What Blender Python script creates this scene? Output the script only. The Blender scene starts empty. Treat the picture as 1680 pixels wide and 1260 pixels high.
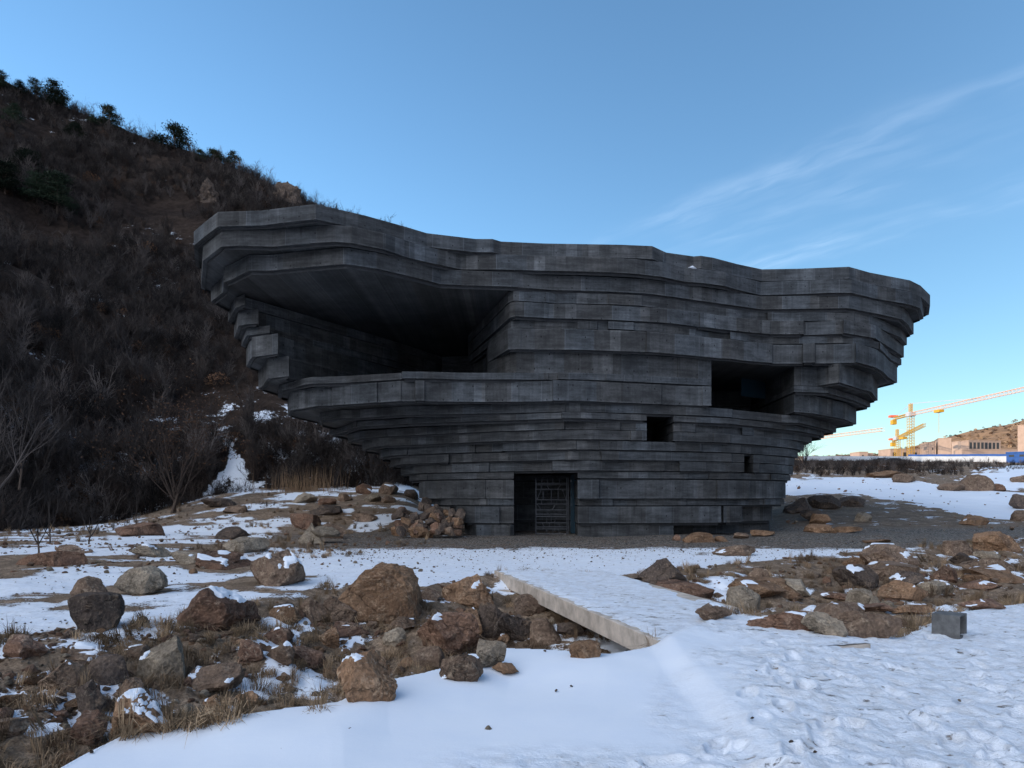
import bpy, bmesh, math, random
import numpy as np
from mathutils import Vector, Matrix, noise as mnoise

SC = bpy.context.scene
COL = SC.collection
R = math.radians

# ------------------------------------------------------------------ camera, sky, sun, exposure
EYE, F, HOR = 1.73, 1120.0, 815.0          # eye height (m), focal length and horizon row in photo pixels
cam_d = bpy.data.cameras.new("camera"); cam = bpy.data.objects.new("camera", cam_d); COL.objects.link(cam)
cam.location = (0, 0, EYE); cam.rotation_euler = (R(90), 0, 0)
cam_d.sensor_width = 36.0; cam_d.lens = 24.0; cam_d.shift_y = (HOR - 630.0) / 1680.0
cam_d.clip_start = 0.1; cam_d.clip_end = 8000
SC.camera = cam

SUN_EL = R(12.3)
TO_SUN = Vector((-0.86, -0.51, 0)).normalized() * math.cos(SUN_EL) + Vector((0, 0, math.sin(SUN_EL)))
SUN_AZ = math.atan2(TO_SUN.x, TO_SUN.y)
world = bpy.data.worlds.new("World"); SC.world = world; world.use_nodes = True
wt = world.node_tree; wn = wt.nodes; wl = wt.links; wn.clear()
w_out = wn.new('ShaderNodeOutputWorld'); w_bg = wn.new('ShaderNodeBackground')
sky = wn.new('ShaderNodeTexSky'); sky.sky_type = 'NISHITA'; sky.sun_disc = False
sky.sun_elevation = SUN_EL; sky.sun_rotation = -SUN_AZ
sky.altitude = 700; sky.air_density = 1.0; sky.dust_density = 1.0; sky.ozone_density = 2.5
w_bg.inputs['Strength'].default_value = 0.12
wl.new(w_bg.outputs[0], w_out.inputs[0])
sun_d = bpy.data.lights.new("sun", 'SUN'); sun_d.energy = 2.2; sun_d.angle = R(0.5); sun_d.color = (1.0, 0.80, 0.60)
sun = bpy.data.objects.new("sun", sun_d); COL.objects.link(sun)
sun.rotation_euler = (-TO_SUN).to_track_quat('-Z', 'Y').to_euler()
SC.view_settings.view_transform = 'Standard'; SC.view_settings.look = 'None'
SC.view_settings.gamma = 1.0; SC.view_settings.exposure = 1.38
SC.cycles.max_bounces = 6; SC.cycles.diffuse_bounces = 3
SC.cycles.use_denoising = True
for _d in ('OPENIMAGEDENOISE',):
    try: SC.cycles.denoiser = _d
    except Exception: pass

# wispy cirrus, laid on a high flat layer of air (direction -> x/z, y/z)
def wmath(op, a, b=None, c=None):
    n = wn.new('ShaderNodeMath'); n.operation = op
    for i, v in enumerate((a, b, c)):
        if v is None: continue
        if isinstance(v, (int, float)): n.inputs[i].default_value = v
        else: wl.new(v, n.inputs[i])
    return n.outputs[0]
tc = wn.new('ShaderNodeTexCoord'); sx = wn.new('ShaderNodeSeparateXYZ'); wl.new(tc.outputs['Generated'], sx.inputs[0])
zc = wmath('MAXIMUM', sx.outputs[2], 0.05)
cx_ = wmath('DIVIDE', sx.outputs[0], zc); cy_ = wmath('DIVIDE', sx.outputs[1], zc)
q_ = wmath('ADD', wmath('MULTIPLY', cx_, 0.78), wmath('MULTIPLY', cy_, 0.63))
p_ = wmath('SUBTRACT', wmath('MULTIPLY', cx_, 0.63), wmath('MULTIPLY', cy_, 0.78))
def wnoise(u, v, s, detail=5, rough=0.6):
    cmb = wn.new('ShaderNodeCombineXYZ'); wl.new(u, cmb.inputs[0]); wl.new(v, cmb.inputs[1])
    n = wn.new('ShaderNodeTexNoise'); n.inputs['Scale'].default_value = s
    n.inputs['Detail'].default_value = detail; n.inputs['Roughness'].default_value = rough
    wl.new(cmb.outputs[0], n.inputs['Vector']); return n.outputs[0]
warp = wmath('MULTIPLY', wmath('SUBTRACT', wnoise(p_, q_, 2.2, 3), 0.5), 0.22)
qw = wmath('ADD', q_, warp)
fib = wnoise(wmath('MULTIPLY', p_, 0.9), wmath('MULTIPLY', qw, 3.2), 4.0, 5, 0.5)
blob = wnoise(wmath('MULTIPLY', p_, 1.0), q_, 2.0, 2)
tot = None
for q0, wd, am in ((1.957, 0.08, .75), (2.29, 0.10, 0.45), (2.69, 0.14, .8), (2.10, 0.16, 0.35)):
    e = wmath('DIVIDE', wmath('SUBTRACT', qw, q0), wd)
    g = wmath('MULTIPLY', wmath('POWER', 2.718, wmath('MULTIPLY', wmath('MULTIPLY', e, e), -1.0)), am)
    tot = g if tot is None else wmath('ADD', tot, g)
def wrange(v, a, b, c=0.0, d=1.0):
    n = wn.new('ShaderNodeMapRange'); n.interpolation_type = 'SMOOTHSTEP'
    wl.new(v, n.inputs[0])
    for i, k in enumerate((a, b, c, d)): n.inputs[i + 1].default_value = k
    return n.outputs[0]
cl = wmath('MULTIPLY', wmath('MULTIPLY', tot, wrange(fib, 0.22, 0.80)), wrange(blob, 0.28, 0.6))
cl = wmath('MULTIPLY', cl, wrange(p_, -2.2, -1.4))
cl = wmath('MULTIPLY', wmath('MULTIPLY', cl, wrange(p_, -0.55, -1.15, 0.45, 1.0)), 0.16)
mixc = wn.new('ShaderNodeMixRGB'); wl.new(cl, mixc.inputs[0])
hsv = wn.new('ShaderNodeHueSaturation'); hsv.inputs['Saturation'].default_value = 1.06
wl.new(sky.outputs[0], hsv.inputs['Color'])
tint = wn.new('ShaderNodeMixRGB'); tint.blend_type = 'MULTIPLY'; tint.inputs[0].default_value = 1.0; tint.inputs[2].default_value = (0.95, 1.03, 1.00, 1)
wl.new(hsv.outputs[0], tint.inputs[1]); wl.new(tint.outputs[0], mixc.inputs[1]); mixc.inputs[2].default_value = (5.0, 5.6, 6.4, 1)
# unseen bright fill added to the sky overhead and behind the camera
sky_fill = wmath('MULTIPLY', wrange(sx.outputs[1], 0.60, 0.05), wrange(wnoise(cx_, cy_, 0.9, 4), 0.2, 0.6, 0.75, 1.0))
mixv = wn.new('ShaderNodeMixRGB'); wl.new(sky_fill, mixv.inputs[0]); wl.new(mixc.outputs[0], mixv.inputs[1]); 
sun_side_fill = wn.new('ShaderNodeMixRGB'); sdot = wmath('ADD', wmath('ADD', wmath('MULTIPLY', sx.outputs[0], TO_SUN.x), wmath('MULTIPLY', sx.outputs[1], TO_SUN.y)), wmath('MULTIPLY', sx.outputs[2], TO_SUN.z))
wl.new(wmath('POWER', wrange(sdot, -0.25, 1.0), 3.2), sun_side_fill.inputs[0])      # the added fill is strongest on the sun's side, for left-facing walls
sun_side_fill.inputs[1].default_value = (0.45, 0.80, 1.5, 1); sun_side_fill.inputs[2].default_value = (9.8, 10.5, 11.8, 1); wl.new(sun_side_fill.outputs[0], mixv.inputs[2])
wl.new(mixv.outputs[0], w_bg.inputs['Color'])

# ------------------------------------------------------------------ helpers
def tag(o, label=None, cat=None, group=None, kind=None):
    if label: o['label'] = label
    if cat: o['category'] = cat
    if group: o['group'] = group
    if kind: o['kind'] = kind
    return o

def empty(name, loc, label, cat, group=None, rz=0.0):
    o = bpy.data.objects.new(name, None); COL.objects.link(o); o.location = loc; o.rotation_euler = (0, 0, rz)
    o.empty_display_size = 0.3
    return tag(o, label, cat, group)

def link_mesh(name, me, mat=None, parent=None, smooth=False, link=True):
    o = bpy.data.objects.new(name, me)
    if link: COL.objects.link(o)
    if mat: me.materials.append(mat)
    if parent is not None: o.parent = parent
    if smooth: me.polygons.foreach_set('use_smooth', [True] * len(me.polygons))
    return o

def mk(name, verts, faces, mat=None, parent=None, smooth=False, link=True):
    me = bpy.data.meshes.new(name); me.from_pydata(verts, [], faces); me.update()
    return link_mesh(name, me, mat, parent, smooth, link)

def grid_mesh(name, P, wrap=False):
    """P: (nu, nv, 3) array -> quad grid mesh"""
    nu, nv = P.shape[:2]
    idx = np.arange(nu * nv).reshape(nu, nv)
    if wrap: idx = np.vstack([idx, idx[:1]])
    f = np.stack([idx[:-1, :-1], idx[1:, :-1], idx[1:, 1:], idx[:-1, 1:]], -1).reshape(-1, 4)
    me = bpy.data.meshes.new(name)
    me.vertices.add(nu * nv); me.vertices.foreach_set('co', P.reshape(-1).astype(np.float32))
    n = len(f); me.loops.add(n * 4); me.polygons.add(n)
    me.loops.foreach_set('vertex_index', f.reshape(-1).astype(np.int32))
    me.polygons.foreach_set('loop_start', np.arange(0, n * 4, 4, dtype=np.int32))
    me.update(calc_edges=True)
    return me

def add_attr(me, name, vals):
    a = me.attributes.new(name, 'FLOAT', 'POINT'); a.data.foreach_set('value', np.asarray(vals, np.float32).reshape(-1))

def h2(ix, iy, seed):
    s = np.sin(ix * 127.1 + iy * 311.7 + seed * 74.7) * 43758.5453
    return s - np.floor(s)

def vnoise(x, y, seed=0):
    ix, iy = np.floor(x), np.floor(y); fx, fy = x - ix, y - iy
    fx = fx * fx * (3 - 2 * fx); fy = fy * fy * (3 - 2 * fy)
    a, b = h2(ix, iy, seed), h2(ix + 1, iy, seed); c, d = h2(ix, iy + 1, seed), h2(ix + 1, iy + 1, seed)
    return (a * (1 - fx) + b * fx) * (1 - fy) + (c * (1 - fx) + d * fx) * fy

def fbm(x, y, octv=4, seed=0, gain=0.5):
    t, a, n = 0.0, 1.0, 0.0
    for k in range(octv):
        t = t + a * vnoise(x, y, seed + k * 3.1); n += a; a *= gain; x = x * 2.03 + 11.3; y = y * 2.03 + 4.7
    return t / n

def sst(a, b, x):
    t = np.clip((x - a) / (b - a), 0, 1); return t * t * (3 - 2 * t)

def inpoly(px, py, poly):
    r = np.zeros(px.shape, bool); n = len(poly)
    for i in range(n):
        x0, y0 = poly[i]; x1, y1 = poly[(i + 1) % n]
        if y0 == y1: continue
        c = ((y0 > py) != (y1 > py)) & (px < (x1 - x0) * (py - y0) / (y1 - y0) + x0)
        r ^= c
    return r

class Acc:
    """collects shapes that make up ONE part"""
    def __init__(s): s.v = []; s.f = []
    def quad(s, a, b, c, d):
        n = len(s.v); s.v += [a, b, c, d]; s.f.append((n, n + 1, n + 2, n + 3))
    def box(s, lo, hi):
        n = len(s.v)
        s.v += [(x, y, z) for z in (lo[2], hi[2]) for y in (lo[1], hi[1]) for x in (lo[0], hi[0])]
        for q in ((0, 2, 3, 1), (4, 5, 7, 6), (0, 1, 5, 4), (2, 6, 7, 3), (0, 4, 6, 2), (1, 3, 7, 5)):
            s.f.append(tuple(n + i for i in q))
    def bar(s, a, b, r, sides=4, r2=None):
        s.tube([a, b], [r, r if r2 is None else r2], sides)
    def tube(s, pts, rad, sides=3):
        pts = [Vector(p) for p in pts]; n0 = len(s.v)
        for i, p in enumerate(pts):
            d = (pts[min(i + 1, len(pts) - 1)] - pts[max(i - 1, 0)])
            if d.length < 1e-9: d = Vector((0, 0, 1))
            d.normalize()
            a = d.cross(Vector((0.31, 0.17, 0.93))) if abs(d.z) < 0.9 else d.cross(Vector((1, 0.1, 0)))
            a.normalize(); b = d.cross(a)
            for k in range(sides):
                t = 2 * math.pi * (k + .5) / sides
                q = p + (a * math.cos(t) + b * math.sin(t)) * rad[i]; s.v.append((q.x, q.y, q.z))
        for i in range(len(pts) - 1):
            for k in range(sides):
                k2 = (k + 1) % sides; o = n0 + i * sides
                s.f.append((o + k, o + k2, o + sides + k2, o + sides + k))
        s.f.append(tuple(n0 + k for k in range(sides))[::-1]); e = n0 + (len(pts) - 1) * sides
        s.f.append(tuple(e + k for k in range(sides)))
    def build(s, name, mat, parent=None, smooth=False, link=True): return mk(name, s.v, s.f, mat, parent, smooth, link)

# ------------------------------------------------------------------ materials
class NT:
    def __init__(s, name, rough=0.9, spec=0.2):
        s.m = bpy.data.materials.new(name); s.m.use_nodes = True; s.t = s.m.node_tree; s.n = s.t.nodes; s.l = s.t.links
        s.b = s.n['Principled BSDF']; s.b.inputs['Roughness'].default_value = rough
        s.b.inputs['Specular IOR Level'].default_value = spec
    def _in(s, sock, v):
        if v is None: return
        if isinstance(v, (int, float)): sock.default_value = v
        elif isinstance(v, tuple): sock.default_value = v if len(v) == len(sock.default_value) else (*v, 1)
        else: s.l.new(v, sock)
    def math(s, op, a, b=None, c=None):
        n = s.n.new('ShaderNodeMath'); n.operation = op
        for i, v in enumerate((a, b, c)): s._in(n.inputs[i], v)
        return n.outputs[0]
    def noise(s, vec, scale, detail=4, rough=0.55, dist=0.0):
        n = s.n.new('ShaderNodeTexNoise'); s._in(n.inputs['Vector'], vec)
        n.inputs['Scale'].default_value = scale; n.inputs['Detail'].default_value = detail
        n.inputs['Roughness'].default_value = rough; n.inputs['Distortion'].default_value = dist
        return n.outputs[0]
    def voro(s, vec, scale, feature='F1', out='Distance'):
        n = s.n.new('ShaderNodeTexVoronoi'); n.feature = feature; s._in(n.inputs['Vector'], vec); n.inputs['Scale'].default_value = scale
        return n.outputs[out]
    def ramp(s, v, a, b, lo=0.0, hi=1.0):
        n = s.n.new('ShaderNodeMapRange'); n.interpolation_type = 'SMOOTHSTEP'; s._in(n.inputs[0], v)
        for i, k in enumerate((a, b, lo, hi)): n.inputs[i + 1].default_value = k
        return n.outputs[0]
    def mix(s, f, a, b, mode='MIX'):
        n = s.n.new('ShaderNodeMixRGB'); n.blend_type = mode
        s._in(n.inputs[0], f); s._in(n.inputs[1], a); s._in(n.inputs[2], b); return n.outputs[0]
    def attr(s, name, out='Fac'):
        n = s.n.new('ShaderNodeAttribute'); n.attribute_name = name; return n.outputs[out]
    def coord(s, out='Object'): return s.n.new('ShaderNodeTexCoord').outputs[out]
    def pos(s): return s.n.new('ShaderNodeNewGeometry').outputs['Position']
    def sep(s, v):
        n = s.n.new('ShaderNodeSeparateXYZ'); s._in(n.inputs[0], v); return n.outputs
    def comb(s, x, y, z=0.0):
        n = s.n.new('ShaderNodeCombineXYZ')
        for i, v in enumerate((x, y, z)): s._in(n.inputs[i], v)
        return n.outputs[0]
    def white(s, v):
        n = s.n.new('ShaderNodeTexWhiteNoise'); n.noise_dimensions = '3D'; s._in(n.inputs['Vector'], v); return n.outputs['Value']
    def rnd(s): return s.n.new('ShaderNodeObjectInfo').outputs['Random']
    def color(s, v): s._in(s.b.inputs['Base Color'], v); return s
    def bump(s, h, strength=0.5, dist=0.02):
        n = s.n.new('ShaderNodeBump'); n.inputs['Strength'].default_value = strength; n.inputs['Distance'].default_value = dist
        s._in(n.inputs['Height'], h); s.l.new(n.outputs[0], s.b.inputs['Normal']); return s
    def gain(s, c, f):   # multiply a colour by a scalar socket
        g = s.comb(f, f, f); return s.mix(1.0, c, g, 'MULTIPLY')

M = {}
SNOW = (0.80, 0.82, 0.85)

def mat_concrete():
    k = NT('dark_concrete', 0.82, 0.25)
    uv = k.coord('UV'); S = k.sep(uv); u, v = S[0], S[1]
    lay = k.math('FLOOR', k.math('MULTIPLY', v, 1.7))
    u1 = k.math('ADD', k.math('DIVIDE', u, 1.25), k.math('MULTIPLY', lay, 3.37))
    cell = k.math('FLOOR', u1)
    r1 = k.white(k.comb(cell, lay, 2.0))
    u2 = k.math('ADD', k.math('DIVIDE', u, 0.46), k.math('MULTIPLY', lay, 1.71))
    r2 = k.white(k.comb(k.math('FLOOR', u2), lay, 5.0))
    tone = k.math('ADD', 0.80, k.math('ADD', k.math('MULTIPLY', r1, 0.36), k.math('MULTIPLY', k.math('POWER', r2, 6.0), 0.65)))
    streak = k.noise(k.comb(k.math('MULTIPLY', u, 7.0), k.math('MULTIPLY', v, 0.55)), 1.0, 5, 0.6)
    tone = k.math('MULTIPLY', tone, k.ramp(streak, 0.25, 0.8, 0.84, 1.18))
    blot = k.noise(k.pos(), 0.55, 5, 0.65); blot2 = k.noise(k.comb(k.math('MULTIPLY', u, 0.55), k.math('MULTIPLY', v, 2.6), 3.0), 1.6, 6, 0.7)
    tone = k.math('MULTIPLY', tone, k.ramp(blot, 0.30, 0.70, 0.72, 1.28))
    tone = k.math('MULTIPLY', tone, k.ramp(blot2, 0.32, 0.70, 0.66, 1.42))
    band = k.noise(k.comb(k.math('MULTIPLY', u, 0.22), k.math('MULTIPLY', v, 16.0), 7.0), 1.0, 4, 0.6)
    tone = k.math('MULTIPLY', tone, k.ramp(band, 0.3, 0.7, 0.88, 1.12))
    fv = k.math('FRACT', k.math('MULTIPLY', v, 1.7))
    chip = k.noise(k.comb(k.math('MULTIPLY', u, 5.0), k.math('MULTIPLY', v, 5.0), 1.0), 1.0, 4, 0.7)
    lip = k.math('MULTIPLY', k.math('MAXIMUM', k.ramp(fv, 0.17, 0.07), k.ramp(fv, 0.88, 0.945)), k.ramp(chip, 0.35, 0.62))  # light caught by slab edges, painted paler and broken up by noise
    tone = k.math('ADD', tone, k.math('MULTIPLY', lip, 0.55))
    drip = k.math('MULTIPLY', k.ramp(k.noise(k.comb(k.math('MULTIPLY', u, 3.1), k.math('MULTIPLY', v, 0.12), 11.0), 1.0, 3, 0.6), 0.60, 0.74), k.ramp(fv, 0.1, 0.9))
    tone = k.math('MULTIPLY', tone, k.math('SUBTRACT', 1.0, k.math('MULTIPLY', drip, 0.45)))
    fr = k.math('FRACT', u1)
    joint = k.math('LESS_THAN', fr, 0.022)
    tone = k.math('ADD', tone, k.math('MULTIPLY', joint, k.math('MULTIPLY', r1, 0.7)))
    # tie holes
    hu = k.math('SUBTRACT', k.math('FRACT', k.math('DIVIDE', u, 0.62)), 0.5); hv = k.math('SUBTRACT', k.math('FRACT', k.math('DIVIDE', v, 0.37)), 0.5)
    hd = k.math('SQRT', k.math('ADD', k.math('POWER', k.math('MULTIPLY', hu, 0.62), 2.0), k.math('POWER', k.math('MULTIPLY', hv, 0.37), 2.0)))
    hole = k.math('MULTIPLY', k.math('LESS_THAN', hd, 0.026), k.math('GREATER_THAN', k.white(k.comb(k.math('FLOOR', k.math('DIVIDE', u, 0.62)), k.math('FLOOR', k.math('DIVIDE', v, 0.37)), 9.0)), 0.55))
    tone = k.math('MULTIPLY', tone, k.math('SUBTRACT', 1.0, k.math('MULTIPLY', hole, 0.75)))
    fine = k.noise(k.pos(), 14.0, 3)
    tone = k.math('MULTIPLY', tone, k.ramp(fine, 0.2, 0.8, 0.88, 1.12))
    base = k.mix(r1, (0.064, 0.062, 0.060), (0.053, 0.057, 0.061))
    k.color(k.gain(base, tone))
    k.bump(k.math('ADD', k.math('MULTIPLY', streak, 0.6), k.math('MULTIPLY', fine, 0.5)), 0.35, 0.02)
    return k.m

def mat_rock(name, c1, c2, c3, tint=0.25):
    k = NT(name, 0.9, 0.15)
    p = k.coord('Object'); rd = k.rnd()
    pw = k.mix(1.0, p, k.comb(k.math('MULTIPLY', rd, 37.0), k.math('MULTIPLY', rd, 91.0), 0.0), 'ADD')
    a = k.noise(pw, 2.1, 6, 0.65, 0.6); b = k.noise(pw, 6.5, 6, 0.7); f = k.noise(pw, 26.0, 4, 0.7)
    col = k.mix(k.ramp(a, 0.36, 0.62), c1, c2)
    col = k.mix(k.math('MULTIPLY', k.ramp(b, 0.52, 0.7), 0.75), col, c3)
    vein = k.ramp(k.noise(pw, 3.2, 7, 0.6, 1.5), 0.485, 0.5); vein2 = k.ramp(k.noise(pw, 3.2, 7, 0.6, 1.5), 0.5, 0.515)
    line = k.math('MULTIPLY', k.math('SUBTRACT', vein, vein2), k.ramp(a, 0.45, 0.6))
    col = k.mix(k.math('MULTIPLY', line, 0.45), col, (0.42, 0.34, 0.25))
    cw = k.mix(0.35, pw, k.n.new('ShaderNodeTexNoise').outputs['Color'], 'ADD')
    crack = k.math('MAXIMUM', k.ramp(k.voro(cw, 1.3, 'DISTANCE_TO_EDGE'), 0.0, 0.03), k.ramp(k.noise(pw, 1.7, 3), 0.5, 0.42))
    col = k.gain(col, k.math('MULTIPLY', k.ramp(f, 0.25, 0.75, 0.62, 1.35), k.math('ADD', 1.0 - tint, k.math('MULTIPLY', rd, 2 * tint))))
    col = k.gain(col, k.math('ADD', 0.55, k.math('MULTIPLY', crack, 0.45)))
    k.color(col)
    k.bump(k.math('ADD', k.math('ADD', k.math('MULTIPLY', b, 1.0), k.math('MULTIPLY', f, 0.35)), k.math('MULTIPLY', crack, 0.25)), 0.9, 0.05)
    return k.m

def mat_snow():
    k = NT('snow', 0.7, 0.3); p = k.pos()
    n = k.noise(p, 5.0, 5, 0.6)
    k.color(k.mix(n, (0.74, 0.77, 0.82), SNOW)); k.bump(k.math('ADD', n, k.math('MULTIPLY', k.noise(p, 40, 3), 0.2)), 0.4, 0.03)
    return k.m

def mat_plain(name, col, var=0.25, scale=6.0, rough=0.85, spec=0.2, metal=0.0, bump=0.0):
    k = NT(name, rough, spec); n = k.noise(k.coord('Object'), scale, 5, 0.6)
    k.color(k.gain(k.comb(*col), k.ramp(n, 0.25, 0.75, 1 - var, 1 + var))); k.b.inputs['Metallic'].default_value = metal
    if bump: k.bump(n, bump, 0.02)
    return k.m

def mat_twig(name, c1, c2):
    k = NT(name, 0.9, 0.1); r = k.rnd(); n = k.noise(k.pos(), 0.16, 3)
    k.color(k.gain(k.mix(k.ramp(n, 0.38, 0.62), c1, c2), k.math('ADD', 0.45, k.math('MULTIPLY', k.math('POWER', r, 1.6), 1.35)))); return k.m

def mat_ground():
    k = NT('ground', 0.88, 0.2); p = k.pos()
    s = k.attr('snow'); g = k.attr('gravel'); tr = k.attr('tread'); dk = k.attr('dark')
    n1 = k.noise(p, 1.3, 6, 0.65); n2 = k.noise(p, 7.0, 5, 0.65); n3 = k.noise(p, 30.0, 4, 0.65)
    # soil and matted grass
    soil = k.mix(k.ramp(n2, 0.35, 0.65), (0.175, 0.116, 0.075), (0.36, 0.255, 0.17))
    soil = k.mix(k.ramp(n1, 0.4, 0.65), soil, (0.165, 0.115, 0.075))
    soil = k.gain(soil, k.ramp(n3, 0.25, 0.75, 0.5, 1.4))
    soil = k.gain(soil, k.math('SUBTRACT', 1.0, k.math('MULTIPLY', dk, 0.25)))
    # gravel
    vc = k.n.new('ShaderNodeTexVoronoi'); k._in(vc.inputs['Vector'], p); vc.inputs['Scale'].default_value = 17.0
    rv = k.white(k.mix(1.0, vc.outputs['Position'], (17.0, 17.0, 17.0), 'MULTIPLY'))
    grav = k.mix(k.ramp(rv, 0.1, 0.9), (0.075, 0.068, 0.06), (0.36, 0.31, 0.26))
    grav = k.mix(k.math('MULTIPLY', k.ramp(n1, 0.45, 0.7), 0.45), grav, (0.26, 0.15, 0.09))
    grav = k.gain(grav, k.ramp(vc.outputs['Distance'], 0.25, 0.62, 1.1, 0.45))
    col = k.mix(g, soil, grav)
    fine = k.math('ADD', k.math('MULTIPLY', k.math('SUBTRACT', n2, 0.5), 0.55), k.math('MULTIPLY', k.math('SUBTRACT', n3, 0.5), 0.5))
    sm = k.math('ADD', s, k.math('MULTIPLY', fine, 0.9))
    mask = k.ramp(sm, 0.46, 0.56)
    # worn spots in trodden snow
    n4 = k.noise(k.mix(1.0, p, (1.0, 2.2, 1.0), 'MULTIPLY'), 5.5, 6, 0.7)
    worn = k.math('MULTIPLY', k.ramp(k.math('ADD', n4, k.math('MULTIPLY', k.math('SUBTRACT', n1, 0.5), 0.25)), 0.60, 0.68), tr)
    mask = k.math('MULTIPLY', mask, k.math('SUBTRACT', 1.0, k.math('MULTIPLY', worn, 0.8)))
    sn = k.mix(k.ramp(n1, 0.3, 0.7), (0.76, 0.79, 0.84), SNOW)
    sn = k.mix(k.math('MULTIPLY', tr, k.ramp(n2, 0.40, 0.68, 0.0, 0.45)), sn, (0.50, 0.47, 0.44))
    k.color(k.mix(mask, col, sn))
    hs = k.math('MULTIPLY', k.math('ADD', k.math('MULTIPLY', n4, 0.7), k.math('MULTIPLY', n3, 0.45)), k.math('ADD', 0.06, k.math('MULTIPLY', tr, 0.9)))
    hg = k.math('ADD', k.math('MULTIPLY', k.math('SUBTRACT', 0.6, vc.outputs['Distance']), k.math('MULTIPLY', g, 0.7)), k.math('MULTIPLY', n3, 0.6))
    mx = k.n.new('ShaderNodeMix'); mx.data_type = 'FLOAT'
    k._in(mx.inputs[0], mask); k._in(mx.inputs[2], hg); k._in(mx.inputs[3], hs)
    k.bump(k.math('ADD', mx.outputs[0], k.math('MULTIPLY', mask, 0.35)), 0.8, 0.05)
    return k.m

def mat_hill():
    k = NT('hill_duff', 0.95, 0.05); p = k.pos(); s = k.attr('snow')
    n1 = k.noise(p, 0.09, 5, 0.65); n2 = k.noise(p, 0.9, 6, 0.7); n3 = k.noise(p, 5.0, 4, 0.7)
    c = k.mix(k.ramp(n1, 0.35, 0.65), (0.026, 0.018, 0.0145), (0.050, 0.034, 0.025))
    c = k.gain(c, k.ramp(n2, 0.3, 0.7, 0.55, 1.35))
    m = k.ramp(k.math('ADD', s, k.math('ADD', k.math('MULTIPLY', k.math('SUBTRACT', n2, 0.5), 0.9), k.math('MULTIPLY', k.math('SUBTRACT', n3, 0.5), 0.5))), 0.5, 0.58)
    k.color(k.mix(m, c, SNOW)); k.bump(n2, 0.8, 0.5); return k.m

M['concrete'] = mat_concrete()
M['snow'] = mat_snow()
M['joint'] = mat_plain('joint_concrete', (0.05, 0.05, 0.052), 0.2, 3)
M['ochre'] = mat_rock('ochre_rock', (0.31, 0.185, 0.108), (0.185, 0.105, 0.06), (0.42, 0.285, 0.18))
M['brown'] = mat_rock('brown_rock', (0.25, 0.168, 0.115), (0.145, 0.095, 0.066), (0.40, 0.295, 0.205))
M['rust'] = mat_rock('rust_rock', (0.24, 0.138, 0.09), (0.135, 0.078, 0.054), (0.37, 0.245, 0.17))
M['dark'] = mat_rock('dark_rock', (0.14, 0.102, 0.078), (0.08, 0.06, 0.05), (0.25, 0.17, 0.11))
M['grey'] = mat_rock('grey_rock', (0.33, 0.265, 0.195), (0.21, 0.165, 0.12), (0.43, 0.34, 0.24))
M['ground'] = mat_ground()
M['hill'] = mat_hill()
M['twig_brown'] = mat_twig('brown_twigs', (0.038, 0.026, 0.021), (0.060, 0.044, 0.036))
M['twig_grey'] = mat_twig('grey_twigs', (0.040, 0.033, 0.030), (0.068, 0.056, 0.050))
M['leaf_brown'] = mat_twig('dead_leaves', (0.12, 0.064, 0.036), (0.075, 0.043, 0.027))
M['twig_pale'] = mat_twig('pale_twigs', (0.105, 0.086, 0.076), (0.066, 0.054, 0.049))
M['needle'] = mat_twig('pine_needles', (0.018, 0.027, 0.016), (0.030, 0.040, 0.022))
M['bark'] = mat_plain('bark', (0.10, 0.072, 0.055), 0.35, 9)
M['grass'] = mat_twig('dry_grass', (0.29, 0.20, 0.12), (0.17, 0.115, 0.074))
M['reed'] = mat_twig('dry_reeds', (0.17, 0.11, 0.065), (0.11, 0.072, 0.045))
M['metal'] = mat_plain('gate_metal', (0.06, 0.06, 0.065), 0.2, 12, 0.45, 0.5, 0.3)
M['slab'] = mat_plain('pale_concrete', (0.50, 0.42, 0.345), 0.30, 4.5, 0.85, 0.2, 0, 0.3)
M['lampstone'] = mat_plain('grey_concrete', (0.125, 0.122, 0.118), 0.32, 9, 0.85, 0.2, 0, 0.4)
M['pink'] = mat_plain('pink_stone', (0.33, 0.25, 0.205), 0.10, 0.4)
M['dkwin'] = mat_plain('dark_glass', (0.03, 0.035, 0.04), 0.1, 1, 0.15, 0.5)
M['yellow'] = mat_plain('yellow_paint', (0.46, 0.27, 0.03), 0.08, 2, 0.5)
M['white'] = mat_plain('white_panel', (0.36, 0.39, 0.43), 0.06, 0.7)
M['pale_jib'] = mat_plain('pale_orange_paint', (0.62, 0.40, 0.29), 0.08, 1)
M['red'] = mat_plain('red_paint', (0.6, 0.12, 0.07), 0.08, 1)
M['blue'] = mat_plain('blue_panel', (0.025, 0.075, 0.24), 0.15, 0.8)
M['pane'] = mat_plain('window_glass', (0.02, 0.05, 0.07), 0.05, 1, 0.08, 1.0)

# ------------------------------------------------------------------ ground shape
FPX = [-900, -600, 0, 200, 430, 540, 700, 810, 1000, 1200, 1400, 1680, 2200, 2800]
FPY = [1120, 1090, 1045, 1030, 990, 958, 962, 940, 945, 925, 905, 882, 868, 862]
NPX = [-900, -600, 0, 100, 220, 430, 560, 640, 700, 760, 830, 900, 1000, 1085, 1190, 1300, 1480, 1560, 1680, 2200, 2800]
NPY = [1700, 1600, 1330, 1262, 1197, 1180, 1165, 1125, 1113, 1095, 1068, 1072, 1082, 1066, 1022, 1036, 1052, 1008, 992, 980, 975]
GY = [34, 40, 45, 60, 70, 90, 140, 200, 260, 450, 700, 2500]
GZ = [0, .45, 1.05, 2.85, 3.9, 5.5, 8.4, 11.6, 15.0, 27.0, 34, 45]

def plane_d(py): return EYE * F / (py - HOR)

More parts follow.
